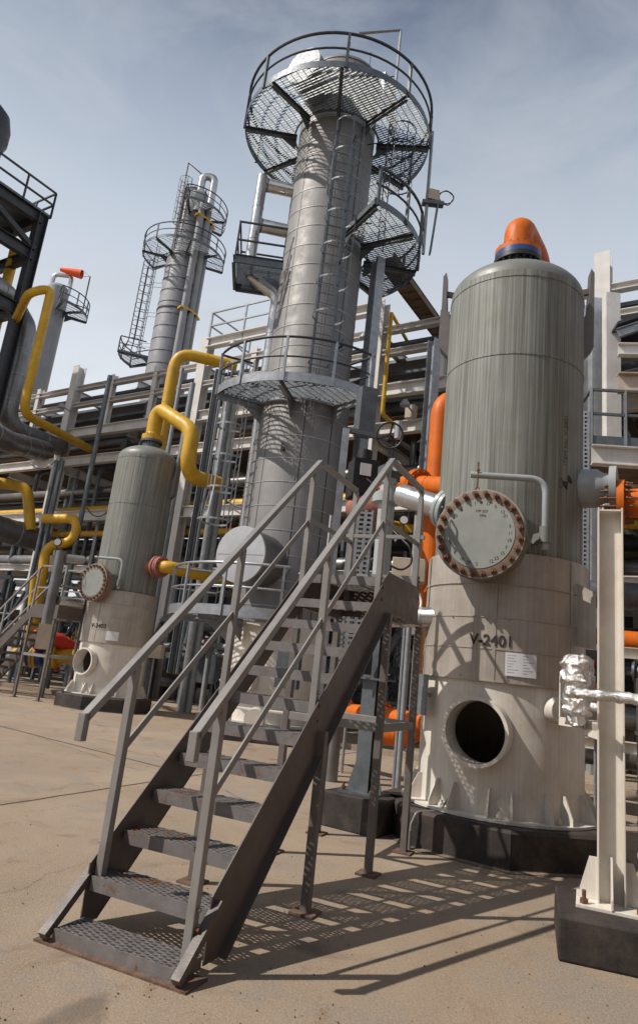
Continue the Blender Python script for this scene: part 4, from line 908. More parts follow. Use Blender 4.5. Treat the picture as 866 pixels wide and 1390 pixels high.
for mt, b, z, r, lab in extra:
    o = MB(); o.tube(rk(S0, b, z), rk(S1, b, z), r, 12); tag(o.build('rack_pipe', mt, None, loc=tuple(rk(S0, b, z))), lab, 'pipe', 'long pipes carried by the pipe rack')
proto = None
for i in range(30):
    sx_ = S0+3+(S1-S0-6)*i/29+rs.uniform(-.5, .5); b = rs.uniform(.45, 1.6); z1 = rs.choice([6.9, 9.4, 9.6, 12.2]); z0 = rs.choice([.0, 4.9, 2.2]); r = rs.choice([.05, .07, .1, .13]); m_ = ['galvanised', 'galvanised_dark', 'dull_lagging'][i % 3]
    p = rk(sx_, b, 0); o = MB(); o.path([p+UP*z0-GB*.0, p+UP*(z1-.3), p+UP*z1+GB*.6, p+UP*z1+GB*1.6], r, r*2.5, 10)
    tag(o.build('dropper_pipe', m_, None, loc=tuple(p+UP*z0)), {'galvanised': 'pale galvanised dropper pipe turning into the rack', 'galvanised_dark': 'dark steel dropper pipe turning into the rack', 'dull_lagging': 'grey lagged dropper pipe turning into the rack'}[m_], 'pipe', {'galvanised': 'pale droppers along the rack front', 'galvanised_dark': 'dark droppers along the rack front', 'dull_lagging': 'lagged droppers along the rack front'}[m_])
for i in range(14):
    sx_ = -12+i*2.6+rs.uniform(-.6, .6); z = rs.choice([7.0, 9.5, 4.7]); p = rk(sx_, -.35, z+.05); o = MB(); o.box(p+UP*.0, .32, .22, .42, GANG); q = o.build('terminal_box', ['beige_box', 'galvanised', 'dark_steel'][i % 3], None, smooth=False, loc=tuple(p), bevel=.01)
    tag(q, ['tan terminal box fixed to the rack beam', 'galvanised terminal box fixed to the rack beam', 'black terminal box fixed to the rack beam'][i % 3], 'box', ['tan boxes on the rack', 'galvanised boxes on the rack', 'black boxes on the rack'][i % 3])
for i, (px, py0, py1, Y) in enumerate(((300, 500, 735, 20.9), (318, 520, 740, 21.6))):
    a = at(px, py0, Y); b = at(px-40, py1, Y); mb = MB(); X_ = Vector((math.cos(GANG), math.sin(GANG), 0)); w_ = .34
    root = thing('cable_ladder', ['left of two upright pale cable ladders beside the caged ladder', 'right of two upright pale cable ladders beside the caged ladder'][i], 'cable tray', (a.x, a.y, 1.0))
    for s_ in (-1, 1): mb.bar(Vector((a.x, a.y, 1.0))+X_*s_*w_/2, a+X_*s_*w_/2, .02, .1, GB)
    mb.build('side_rail', 'galvanised', root, smooth=False); mb = MB(); mb.bar(Vector((a.x, a.y, 1.0))+GB*.03, a+GB*.03, w_, .012, GB); mb.build('back_plate', 'galvanised', root, smooth=False)
    for k in range(4): mb = MB(); o_ = X_*(-.12+.08*k); mb.tube(Vector((a.x, a.y, 1.0))+o_, a+o_, .022, 6); mb.build('cable', 'dark_steel' if k % 2 else 'galvanised_dark', root)
# ------------------------------------------------------------------ right foreground steel column
c_ = Vector((2.25, 5.14, 0)); PR = R(-22)
mb = MB(); hh = .25; mb.box((2.37, 5.02, hh/2), 1.0, .75, hh, R(-18)); o = mb.build('concrete_pedestal', 'bitumen', None, smooth=False, loc=(c_.x, c_.y, 0), bevel=.015); tag(o, 'black tarred concrete block in the lower right corner carrying the cream steel column', 'pedestal')
X = Vector((math.cos(PR), math.sin(PR), 0)); Y = Vector((-X.y, X.x, 0))
RC = thing('steel_column', 'tall cream H-section steel column standing at the right edge in front of V-2401', 'steel column', (c_.x, c_.y, hh))
mb = MB()
for s in (-1, 1): mb.bar(c_+X*s*.082+UP*(hh+.02), c_+X*s*.082+UP*2.97, .012, .17, Y)
mb.bar(c_+UP*(hh+.02)+Y*.0, c_+UP*2.97, .152, .009, Y)
mb.build('shaft', 'cream_paint', RC, smooth=False, bevel=.002)
mb = MB(); mb.box(c_+UP*(hh+.01), .44, .40, .022, PR); mb.build('base_plate', 'cream_paint', RC, smooth=False, bevel=.003)
for s in (-1, 1):
    mb = MB(); p = c_+X*s*.088+UP*(hh+.022)
    mb.prism([p-Y*.006, p+X*s*.11-Y*.006, p+X*s*.11-Y*.006+UP*.06, p+X*s*.05-Y*.006+UP*.26, p-Y*.006+UP*.26], Y*.012); mb.build('stiffener', 'cream_paint', RC, smooth=False)
mb = MB(); p = c_-Y*.005+UP*(hh+.022); mb.prism([p-X*.006, p-Y*.2-X*.006, p-Y*.2-X*.006+UP*.06, p-Y*.10-X*.006+UP*.28, p-X*.006+UP*.28], X*.012); mb.build('stiffener', 'cream_paint', RC, smooth=False)
for i, j in ((-1, -1), (1, -1), (-1, 1), (1, 1)):
    mb = MB(); q = c_+X*i*.17+Y*j*.15; mb.tube(q+UP*(hh-.02), q+UP*(hh+.10), .014, 8); mb.hexa(q+UP*(hh+.035), .028, .028, UP); mb.build('anchor_bolt', 'rusty_bolt', RC, smooth=False)
mb = MB(); mb.bar(c_+UP*2.95-X*.088, c_+UP*2.95+X*.088, .17, .012, UP); mb.build('cap_plate', 'cream_paint', RC, smooth=False)
# bracket and foil-wrapped valve
bp = at(790, 985, 5.75)
a = at(764, 962, 5.7); b = at(822, 1002, 5.45)
FB = thing('valve_bracket', 'cream angle bracket holding the foil-wrapped valve beside the right column', 'bracket', tuple(a)); mb = MB()
e0 = at(758, 975, 5.75); e1 = at(822, 985, 5.35); w0 = Vector((.2, .35, 0))
mb.prism([e0, e1, e1+w0, e0+w0], UP*.012); mb.prism([e0, e1, e1-UP*.05, e0-UP*.05], w0*.03); mb.build('shelf', 'cream_paint', FB, smooth=False)
mb = MB(); mb.prism([e0+w0*0, e0+w0, e0+w0+UP*.33, e0+UP*.33], (e1-e0).normalized()*.01); mb.prism([e0+(e1-e0)*.45, e1, e1-UP*.12, e0+(e1-e0)*.55-UP*.09], w0*.5); mb.build('side_plate', 'cream_paint', FB, smooth=False)
def crumple(mb, amp, seed=1):
    from mathutils import noise as mn
    mb.v = [v+Vector(mn.noise_vector(v*22+Vector((seed, 0, 0))))*amp+Vector(mn.noise_vector(v*60))*amp*.5 for v in mb.v]; return mb
vc = at(783, 935, 5.55)
FV = thing('wrapped_valve', 'instrument valve wrapped in crumpled shiny foil beside the right column', 'valve', tuple(vc-UP*.2)); mb = MB()
prof = [(.02, -.27), (.075, -.265), (.08, -.2), (.10, -.18), (.115, -.10), (.10, -.02), (.125, .06), (.115, .13), (.118, .20), (.10, .245), (.02, .25)]
pp = []
for (r0, h0), (r1, h1) in zip(prof, prof[1:]):
    for k in range(4): pp.append((r0+(r1-r0)*k/4, h0+(h1-h0)*k/4))
mb.lathe([(r_, h) for r_, h in pp], vc, 40); crumple(mb, .022).build('foil_body', 'foil', FV)
mb = MB(); mb.tube(vc-UP*.12+Vector((.02, -.02, 0)), at(822, 962, 5.4), .035, 12); 
mb.build('foil_arm', 'foil', FV)
fa = at(772, 940, 5.15); fb_ = at(915, 954, 4.35); mb = MB(); n = 40; mb.path([fa+(fb_-fa)*i/n for i in range(n+1)], .036, None, 14); crumple(mb, .010, 4)
tag(mb.build('wrapped_tube', 'foil', None, loc=tuple(fa)), 'foil-wrapped tube running from the foil valve to the right edge across the cream column', 'pipe')
p = at(808, 905, 5.9); mb = MB(); mb.box(p, .16, .12, .26, PR); JB = thing('junction_box', 'small black box with red cables just left of the right column', 'junction box', tuple(p)); mb.build('housing', 'black', JB, smooth=False)
for k, (m_, dx) in enumerate((('red_paint', -.02), ('red_paint', .02), ('yellow_paint', .05))): mb = MB(); q = p+X*dx-Y*.07; mb.path([q+UP*.02, q-Y*.05+UP*.05, q-Y*.06-UP*.05, q-UP*.18-Y*.02], .008, .03, 8); mb.build('cable', m_, JB)
# lagged vessel at right edge
q = Vector((3.05, 5.6, 0)); RV = thing('lagged_vessel', 'grey lagged cylinder with tight bands cut off by the right edge', 'vessel', tuple(q)); mb = MB()
mb.lathe([(.36, 0.3), (.36, 1.75), (.2, 1.95), (.14, 1.95), (.14, 2.4)], q, 48); mb.build('lagging', 'dull_lagging', RV); 
for z in [.45+.22*i for i in range(6)]: mb = MB(); mb.lathe([(.361, z), (.368, z), (.368, z+.02), (.361, z+.02)], q, 48); mb.build('band', 'cladding_band', RV)
# capped stub on the skirt of V-2401
v1 = bpy.data.objects['gas_vessel']; mb = MB(); d = az_dir(R(20)); mb.lathe([(.13, .84), (.13, .97), (.12, .985), (0, .99)], Vector((Z1[0], Z1[1], 1.42)), 28, d); mb.build('capped_stub', 'cream_paint', v1)
mb = MB(); p = on_cyl(Z1, 1.0, R(-75), 1.42); mb.box(p, .28, .03, .42, R(-70)); mb.bar(p, on_cyl(Z1, .86, R(-75), 1.42), .04, .04); mb.build('name_plate', 'galvanised', v1, smooth=False)
mb = MB(); mb.box(on_cyl(Z1, 1.0, R(-75), 1.42)+az_dir(R(-160))*.02, .24, .012, .17, R(-70)); mb.build('name_plate', 'black', v1, smooth=False)
# ------------------------------------------------------------------ small steps on the far left
s0 = onz(21, 946, 0); make_stair('access_stair', 'small grey access steps with railed landing at the left edge beside V-2403', Vector((s0.x, s0.y, 0)), R(122), full=False)
# ------------------------------------------------------------------ handwheel valve on its pipe stand
hb = onz(487, 1078, .34); hb.z = 0
mb = MB(); mb.box((hb.x+.06, hb.y+.1, .17), .68, .62, .34, GANG); tag(mb.build('concrete_pedestal', 'bitumen', None, smooth=False, loc=(hb.x, hb.y, 0), bevel=.012), 'low dark concrete block behind the stair legs', 'pedestal')
SP = thing('steel_column', 'dark H-section post on the low concrete block behind the stair legs', 'steel column', (hb.x, hb.y+.1, .34)); b0 = Vector((hb.x+.06, hb.y+.1, 0))
mb = MB(); mb.ibeam(b0+UP*.36, b0+UP*2.55, .16, .17, .012, .01, up=GB); mb.build('shaft', 'galvanised_dark', SP, smooth=False)
mb = MB(); mb.box(b0+UP*.35, .42, .4, .02, GANG); mb.build('base_plate', 'galvanised_dark', SP, smooth=False)
for s in (-1, 1):
    mb = MB(); p = b0+GA*s*.09+UP*.36; mb.prism([p, p+GA*s*.11, p+GA*s*.11+UP*.05, p+GA*s*.04+UP*.27, p+UP*.27], GB*.012); mb.build('stiffener', 'galvanised_dark', SP, smooth=False)
    mb = MB(); q = b0+GA*s*.17-GB*.15+UP*.34; mb.tube(q, q+UP*.1, .013, 8); mb.hexa(q+UP*.045, .026, .026, UP); mb.build('anchor_bolt', 'rusty_bolt', SP)
mb = MB(); mb.box(b0+UP*1.52, .42, .3, .02, GANG); mb.build('support_shelf', 'galvanised_dark', SP, smooth=False)
pl = at(495, 900, b0.y-.15); mb = MB(); mb.box(pl, .16, .015, .24, 0); mb.build('number_plate', 'black', SP, smooth=False)
textmesh('2', .11, 'paper', SP, lambda x, y, k: pl+Vector((x, -.010-k, y)), 'lettering', extrude=.001)
tp = at(527, 655, 9.3); bt = at(512, 832, 9.3); tz = Vector((tp.x, tp.y, 0))
VS = thing('handwheel_valve', 'valve with a black four-spoke handwheel on a grey upright pipe behind the stair top', 'valve', (tp.x, tp.y, bt.z))
mb = MB(); mb.tube(tz+UP*2.0, tz+UP*3.9, .115, 24); mb.build('body_pipe', 'grey_paint', VS)
mb = MB(); mb.lathe([(.115, 3.85), (.2, 3.86), (.2, 3.93), (.2, 3.99), (.12, 4.0), (.1, 4.12), (.13, 4.14), (.13, 4.2), (.05, 4.21), (.05, 4.45), (0, 4.45)], tz, 24); mb.build('bonnet', 'grey_paint', VS)
mb = MB(); mb.box(tz+UP*4.28, .24, .22, .22, .4); mb.tube(tz+UP*4.3-Vector((.02, .0, 0)), tz+UP*4.3+Vector((-.05, -.26, 0)), .06, 14); mb.build('gearbox', 'galvanised_dark', VS, smooth=False)
hw = at(529, 591, 9.02); ax = Vector((-.15, -.9, -.15)).normalized(); A, B = axes(ax); mb = MB(); n = 40
mb.path([hw+(A*math.cos(2*PI*i/n)+B*math.sin(2*PI*i/n))*.18 for i in range(n)], .014, None, 8, closed=True)
for t in (100, 220, 340): mb.bar(hw, hw+(A*math.cos(R(t))+B*math.sin(R(t)))*.18, .028, .012, ax)
mb.tube(hw+ax*.03, hw-ax*.25, .022, 10); mb.build('handwheel', 'black', VS)
mb = MB(); q = at(540, 585, 9.4); mb.tube(q-UP*.12, q+UP*.14, .05, 16); mb.build('stem_cover', 'silver_lagging', VS)
p = at(537, 632, 9.1); mb = MB(); mb.disc(p, .075, .03, (0, -1, 0)); GP = mb.build('position_dial', 'white_paint', VS); mb = MB(); mb.ring(p-Vector((0, .018, 0)), .022, .008, .004, (0, 1, 0)); mb.build('dial_mark', 'black', VS)
# ------------------------------------------------------------------ perforated tray, conduits, actuators round the stair head
x, y, z = atp(492, 692, 10.5); z0 = at(480, 805, 10.5).z; post('perforated_tray', x, y, z0-1.3, z, .34, 'galvanised', 'upright perforated cable tray standing behind the middle of the stair rail', 'cable tray', rz=R(-10), perf=True)
x, y, z = atp(787, 558, 11.5); post('perforated_tray', x, y, 1.0, z, .30, 'galvanised', 'upright perforated cable tray peeking out at the right side of V-2401', 'cable tray', rz=R(-20), perf=True)
x, y, z = atp(470, 583, 11.5); LP = thing('pipe_stand', 'slim galvanised upright with a short arm left of the handwheel', 'post', (x, y, 0)); mb = MB(); mb.bar((x, y, 0), (x, y, z), .12, .12, (0, 1, 0)); mb.build('upright', 'galvanised', LP, smooth=False); mb = MB(); mb.bar((x-.05, y, z), (x+.75, y+.1, z-.05), .1, .08, UP); mb.build('arm', 'galvanised_dark', LP, smooth=False)
p = at(496, 560, 12.5)
mb = MB(); mb.box(p, .32, .3, .95, .3); tag(mb.build('control_box', 'galvanised_dark', None, smooth=False, loc=tuple(p)), 'dark box hanging beside the white rack post right of the tall column', 'box')
p = at(492, 652, 10.8); AC = thing('actuator', 'black valve actuator with a pale plate left of the handwheel pipe', 'actuator', tuple(p)); mb = MB(); mb.box(p, .42, .4, .62, .2); mb.tube(p+UP*.3, p+UP*.5, .12, 14); mb.tube(p-UP*.3, p-UP*.75, .10, 14); mb.build('housing', 'black', AC, smooth=True)
mb = MB(); mb.box(p+Vector((.02, -.23, .12)), .18, .01, .2, .2); mb.build('plate', 'paper', AC, smooth=False)
p = at(500, 690, 10.8); mb = MB(); mb.lathe([(.0, -.35), (.15, -.34), (.28, -.1), (.28, .1), (.15, .34), (0, .35)], p, 24, GA); tag(mb.build('ball_valve', 'primer_flange', None, loc=tuple(p)), 'round brown valve body under the black actuator', 'valve')
for i, (px, py, Y, w, h, m_, lab) in enumerate(((517, 895, 8.2, .16, .50, 'beige_box', 'upright beige instrument box between the stair legs'), (503, 893, 8.2, .07, .52, 'galvanised', 'narrow galvanised box left of the beige instrument box'),
        (480, 870, 12, .3, .3, 'beige_box', 'small beige box behind the stair stringer'), (211, 884, 19, .42, .36, 'beige_box', 'square tan junction box low between V-2403 and the stair'),
        (392, 905, 15.5, .5, .9, 'galvanised_dark', 'dark cabinet seen between the treads under the tall column'), (300, 905, 23, 1.3, 1.1, 'galvanised_dark', 'wide grey cabinet low under the rack left of the tall column'),
        (568, 800, 11.5, .3, 1.5, 'grey_paint', 'tall grey cabinet behind the stair landing'), (555, 775, 10.5, .5, .35, 'beige_box', 'pale box behind the landing rail'), (808, 955, 9.5, .6, .5, 'beige_box', 'pale box on the frame right of V-2401'))):
    p = at(px, py, Y); mb = MB(); mb.box(p, w, w*.6, h, -.2); o = mb.build('instrument_box', m_, None, smooth=False, loc=tuple(p), bevel=.01); tag(o, lab, 'box')
    mb = MB(); mb.tube(p-UP*h/2, Vector((p.x, p.y, 0)), .025, 8); mb.build('stand', 'galvanised', o)
for i, (px0, py0, px1, py1, Y, r, m_, lab) in enumerate(((450, 700, 438, 830, 12, .035, 'silver_lagging', 'thin shiny tube hanging left of the perforated tray'), (482, 712, 474, 800, 11, .10, 'dull_lagging', 'short dull lagged riser left of the perforated tray'), (566, 700, 562, 900, 10.2, .04, 'galvanised', 'thin upright conduit behind the landing'),
        (150, 510, 110, 740, 24, .09, 'galvanised_dark', 'dark slim upright pipe crossing the rack between the white posts'), (248, 500, 205, 700, 21.5, .07, 'galvanised', 'slim grey conduit right of V-2403'), (262, 520, 245, 560, 22, .10, 'galvanised', 'short grey conduit at the rack front'),
        (78, 625, 48, 800, 25, .08, 'galvanised_dark', 'first of two slim risers beside the white rack post on the left'), (86, 625, 57, 800, 25, .08, 'galvanised_dark', 'second of two slim risers beside the white rack post on the left'),
        (312, 530, 262, 760, 20.6, .12, 'galvanised', 'grey conduit bundle left of the caged ladder'), (320, 530, 280, 760, 20.8, .12, 'grey_paint', 'blue-grey upright conduit next to the caged ladder'))):
    a = at(px0, py0, Y); b = at(px1, py1, Y); mb = MB(); mb.tube((a.x, a.y, 0), a, r, 10); tag(mb.build('conduit', m_, None, loc=(a.x, a.y, 0)), lab, 'conduit')
# thin hanging cables near the stair head
for i, (pts, m_, lab) in enumerate((([(498, 650, 10.5), (520, 668, 9.9), (528, 675, 9.6), (533, 700, 9.4)], 'black', 'black cable looping from the actuator to the handwheel pipe'), ([(533, 720, 9.2), (556, 742, 9.0), (560, 765, 9.0), (545, 775, 9.0), (530, 768, 9.0)], 'black', 'black cable loop behind the landing post'),
        ([(525, 792, 8.9), (545, 800, 8.6), (562, 790, 8.4), (572, 815, 8.4), (566, 850, 8.3)], 'white_paint', 'pale cable looping beside the landing'), ([(535, 708, 9.1), (550, 712, 9.1), (558, 722, 9.1)], 'yellow_paint', 'short yellow cable at the handwheel pipe'))):
    mb = MB(); mb.path([at(*q) for q in pts], .014, .15, 8); tag(mb.build('cable', m_, None, loc=tuple(at(*pts[0]))), lab, 'cable')
# ------------------------------------------------------------------ right background: ducts, platform, canopy
for i, (px0, px1, py0, py1, Y, m_, lab) in enumerate(((787, 799, 417, 600, 17, 'galv_spangle', 'narrow galvanised cable duct showing first beside V-2401'), (801, 818, 407, 620, 16.2, 'galv_spangle', 'wider spangled galvanised cable duct, middle of the three'), (820, 838, 400, 640, 15.6, 'white_steel', 'white vertical duct, right-hand one of the three'))):
    a = at((px0+px1)/2, py0, Y); w_ = (at(px1, py0, Y)-at(px0, py0, Y)).length; mb = MB(); mb.box((a.x, a.y, a.z/2), w_*1.08, .25, a.z, 0); o = mb.build('cable_duct', m_, None, smooth=False, loc=(a.x, a.y, 0), bevel=.01); tag(o, lab, 'cable duct')
pf = at(802, 604, 12.5); z = pf.z; A = Vector((pf.x, pf.y, z)); A2 = A+Vector((4.5, -.6, 0))
PF = thing('service_platform', 'small grey railed platform on white beams at the right edge behind the ducts', 'platform', (A.x, A.y, 0))
for k, (h, m_) in enumerate(((-.16, 'white_steel'),)):
    mb = MB(); mb.ibeam(A+UP*-.2, A2+UP*-.2, .38, .2, .02, .012); mb.build('beam', m_, PF, smooth=False); mb = MB(); mb.ibeam(A+UP*-.2+Vector((.3, 2.4, 0)), A2+UP*-.2+Vector((.3, 2.4, 0)), .38, .2, .02, .012); mb.build('beam', m_, PF, smooth=False)
for q in (A+Vector((.15, 0, 0)), A2, A+Vector((.5, 2.4, 0))): mb = MB(); mb.ibeam(Vector((q.x, q.y, 0)), Vector((q.x, q.y, z-.4)), .28, .26, .02, .012); mb.build('column', 'white_steel', PF, smooth=False)
mb = MB(); mb.prism([A+UP*.0, A2+UP*.0, A2+Vector((.3, 2.4, 0)), A+Vector((.3, 2.4, 0))], UP*.04); mb.build('deck', 'brown_deck', PF, smooth=False)
mb = MB(); mb.bar(A+UP*.1, A2+UP*.1, .012, .2, UP)
for h in (.65, 1.15): mb.bar(A+UP*h, A2+UP*h, .05, .05, UP); mb.bar(A+UP*h, A+UP*h+Vector((.3, 2.4, 0)), .05, .05, UP)
for f in (0, .14, .4, .7, 1): mb.bar(A+(A2-A)*f, A+(A2-A)*f+UP*1.17, .06, .06, GB)
mb.build('handrail', 'galvanised_dark', PF, smooth=False)
ca = at(836, 445, 15); CN = thing('canopy', 'dark sheet canopy on white beams slanting up at the right edge', 'canopy', (ca.x, ca.y, 0))
for k, (py, sl_) in enumerate(((440, .42), (500, .3))):
    a = at(838, py, 15+k*.6); b = a+Vector((5, -1.0, 5*sl_)); mb = MB(); mb.prism([a, b, b+Vector((.5, 4, 0)), a+Vector((.5, 4, 0))], UP*.08); mb.build('roof_sheet', 'dark_steel', CN, smooth=False)
    mb = MB(); mb.ibeam(a-UP*.25, b-UP*.25, .22, .14, .014, .01); mb.build('rafter', 'galvanised', CN, smooth=False)
a = at(838, 475, 15); mb = MB(); mb.ibeam(a, a+Vector((5, -1, .05)), .3, .2, .02, .012); mb.build('beam', 'white_steel', CN, smooth=False)
a = at(838, 520, 14.5); mb = MB(); mb.ibeam(a, a+Vector((5, -1, .05)), .45, .25, .02, .012); mb.build('beam', 'beige_box', CN, smooth=False)
for dx in (.05, 4.6): mb = MB(); mb.ibeam(Vector((ca.x+dx, ca.y-.05, 0)), Vector((ca.x+dx, ca.y-.05, ca.z+.2)), .3, .28, .02, .012); mb.build('column', 'white_steel', CN, smooth=False)
for i, (x0, y0, x1, y1, z, r, m_, lab) in enumerate(((3.6, 12.2, 9, 10.2, 2.55, .17, 'orange_paint', 'level orange pipe low behind the right column'), (3.6, 11.6, 9, 9.8, 1.35, .16, 'dull_lagging', 'dull lagged pipe knee-high right of V-2401'), (3.6, 12.4, 9, 10.6, .75, .2, 'dull_lagging', 'dull lagged pipe near the ground right of V-2401'), (3.6, 13, 9, 11.2, 3.4, .25, 'galvanised_dark', 'dark pipe behind the right nozzle of V-2401'))):
    mb = MB(); mb.tube((x0, y0, z), (x1, y1, z), r, 16); tag(mb.build('process_pipe', m_, None, loc=(x0, y0, z)), lab, 'pipe')
LF = thing('pipe_support', 'low cream frame of posts under the pipes right of V-2401', 'pipe support', (4.2, 11.9, 0))
for dx, dy in ((0, 0), (0, -.6), (1.6, -.5), (1.6, -1.1)): mb = MB(); q = Vector((4.0+dx, 11.6+dy, 0)); mb.ibeam(q, q+UP*2.3, .2, .18, .014, .01); mb.build('post', 'cream_paint', LF, smooth=False)
for z in (.95, 2.3): mb = MB(); mb.ibeam(Vector((3.9, 11.0, z)), Vector((6.2, 10.2, z)), .16, .14, .012, .01); mb.build('rail', 'cream_paint', LF, smooth=False)
# ------------------------------------------------------------------ equipment under and behind the rack
def valve_at(p, d, r, bodym, wheelm, lab, up=UP):
    d = Vector(d).normalized(); root = thing('gate_valve', lab, 'valve', tuple(p)); mb = MB()
    mb.lathe([(.0, -r*2.2), (r*1.7, -r*2.2), (r*1.7, -r*1.8), (r, -r*1.8), (r*1.1, -r*.8), (r*1.5, 0), (r*1.1, r*.8), (r, r*1.8), (r*1.7, r*1.8), (r*1.7, r*2.2), (0, r*2.2)], p, 20, d)
    mb.lathe([(r*.9, r), (r*1.0, r*1.8), (r*1.4, r*1.85), (r*1.4, r*2.3), (r*.5, r*2.4), (r*.25, r*4.4), (0, r*4.4)], p, 16, up); mb.build('body', bodym, root)
    mb = MB(); q = Vector(p)+Vector(up)*r*4.2; A, B = axes(up); mb.path([q+(A*math.cos(2*PI*i/20)+B*math.sin(2*PI*i/20))*r*1.8 for i in range(20)], r*.13, None, 6, closed=True); mb.bar(q-A*r*1.8, q+A*r*1.8, r*.2, r*.1, up); mb.bar(q-B*r*1.8, q+B*r*1.8, r*.2, r*.1, up); mb.build('handwheel', wheelm, root); return root
rr_ = random.Random(21)
BM = ['galvanised_dark', 'dull_lagging', 'galvanised_dark', 'grey_paint', 'dull_lagging', 'dark_steel', 'brown_deck']
k = 0
spots = ['far left edge', 'small left steps', 'gap before V-2403', 'back of V-2403', 'right of V-2403', 'left foot of the tall column', 'foot of the tall column', 'right foot of the tall column', 'stair landing', 'handwheel pipe', 'left side of V-2401', 'right side of V-2401']
colw = {'galvanised_dark': 'dark grey', 'dull_lagging': 'dull lagged', 'grey_paint': 'pale grey', 'dark_steel': 'near-black', 'brown_deck': 'brown', 'yellow_paint': 'yellow', 'orange_paint': 'orange', 'silver_lagging': 'silver'}
for i, sp in enumerate(spots):
    s = 19-i*2.75
    # long low runs between the rack posts
    if i % 2 == 0:
        for j, (b, z) in enumerate(((1.0, .6), (2.2, 1.5), (3.4, 2.6), (5.0, 3.6))):
            m_ = BM[(i+j*3) % 7]; a = rk(s+2.7+rr_.uniform(-.5, .5), b, z+rr_.uniform(-.15, .2)); e = a-RU*5.6; r = rr_.uniform(.12, .32); mb = MB(); mb.path([Vector((a.x, a.y, 0)), a, e, Vector((e.x, e.y, 0))], r, r*2, 12)
            tag(mb.build('low_pipe', m_, None, loc=(a.x, a.y, 0)), f'{colw[m_]} pipe hoop, {["lowest", "second", "third", "tallest"][j]} by the {sp}', 'pipe', 'pipe hoops standing under the rack')
    FRM = thing('process_skid', f'dark equipment frame by the {sp}', 'steel frame', tuple(rk(s, -1.2, 0))); w_ = rr_.uniform(1.6, 2.3); h_ = rr_.uniform(2.6, 4.4)
    for u_ in (0, w_):
        for b in (-.6, .9): mb = MB(); mb.bar(rk(s+u_, b, 0), rk(s+u_, b, h_), .12, .12, GB); mb.build('post', 'galvanised_dark', FRM, smooth=False)
    for z in (h_, h_*.55):
        for b in (-.6, .9): mb = MB(); mb.bar(rk(s, b, z), rk(s+w_, b, z), .12, .16, UP); mb.build('beam', 'galvanised_dark', FRM, smooth=False)
    mb = MB(); mb.bar(rk(s, .15, h_*.55+.1), rk(s+w_, .15, h_*.55+.1), 1.4, .04, UP); mb.build('shelf', 'brown_deck', FRM, smooth=False)
    # upright exchanger or drum plus valves
    q = rk(s+w_/2, .2, 0); m_ = ['grey_paint', 'dull_lagging', 'galvanised_dark', 'brown_deck'][i % 4]
    mb = MB(); r = rr_.uniform(.28, .45); z1 = h_*.5; mb.lathe([(0, .4), (r, .42), (r, z1-.5), (r*1.25, z1-.48), (r*1.25, z1-.36), (r, z1-.34), (r, z1-.1), (r*.4, z1), (r*.4, z1+.8), (0, z1+.8)], q, 20)
    for t in (0, 2, 4): mb.tube(q+Vector((math.cos(t)*r*.8, math.sin(t)*r*.8, 0)), q+Vector((math.cos(t)*r*.8, math.sin(t)*r*.8, .5)), .04, 6)
    tag(mb.build('filter_pot', m_, None, loc=tuple(q)), f'{colw[m_]} filter pot by the {sp}', 'filter')
    for j in range(3):
        p = rk(s+rr_.uniform(-.6, w_+.4), rr_.uniform(-1.8, -.7), rr_.uniform(.7, 2.6)); m_ = BM[(i*2+j) % 6]; wm = ['yellow_paint', 'black', 'red_paint'][(i+j) % 3]
        valve_at(p, GA if j != 1 else UP, rr_.uniform(.09, .15), m_, wm, f'{colw[m_]} valve with {["yellow", "black", "red"][(i+j) % 3]} wheel by the {sp}', up=UP if j != 1 else -GB)
        mb = MB(); r = .06+.03*j; mb.path([Vector((p.x, p.y, 0)), p, p-RU*rr_.uniform(.8, 1.6), p-RU*1.7+UP*rr_.uniform(.6, 2)], r, r*2, 10)
        tag(mb.build('branch_pipe', m_, None, loc=(p.x, p.y, 0)), f'{colw[m_]} branch pipe to the {["yellow", "black", "red"][(i+j) % 3]}-wheeled valve by the {sp}', 'pipe')
for i in range(3):  # invented near-black sheds that darken the view beyond the rack
    s = [17, 3, -13][i]; a = rk(s+5, 12.5, 0); b = rk(s-6.5, 12.5, 0); c0 = (a+b)/2; h = [5.0, 5.6, 4.8][i]
    SH = thing('backdrop_shed', ['long invented dark backdrop shed beyond the rack on the left', 'tallest invented dark backdrop shed beyond the rack behind the tall column', 'long invented dark backdrop shed beyond the rack behind V-2401'][i], 'shed', tuple(c0)); mb = MB(); mb.box(c0+UP*h/2, 11.5, 5, h, GANG); mb.build('wall', 'dark_steel', SH, smooth=False)
    mb = MB(); mb.box(c0+UP*(h+.12), 12.1, 5.6, .2, GANG); mb.build('roof', 'dark_steel', SH, smooth=False)
    for f in (-.3, .1, .4):
        mb = MB(); mb.box(c0-GB*2.52+GA*11.5*f+UP*1.1, 1.0, .06, 2.2, GANG); mb.build('door', 'grey_paint', SH, smooth=False)
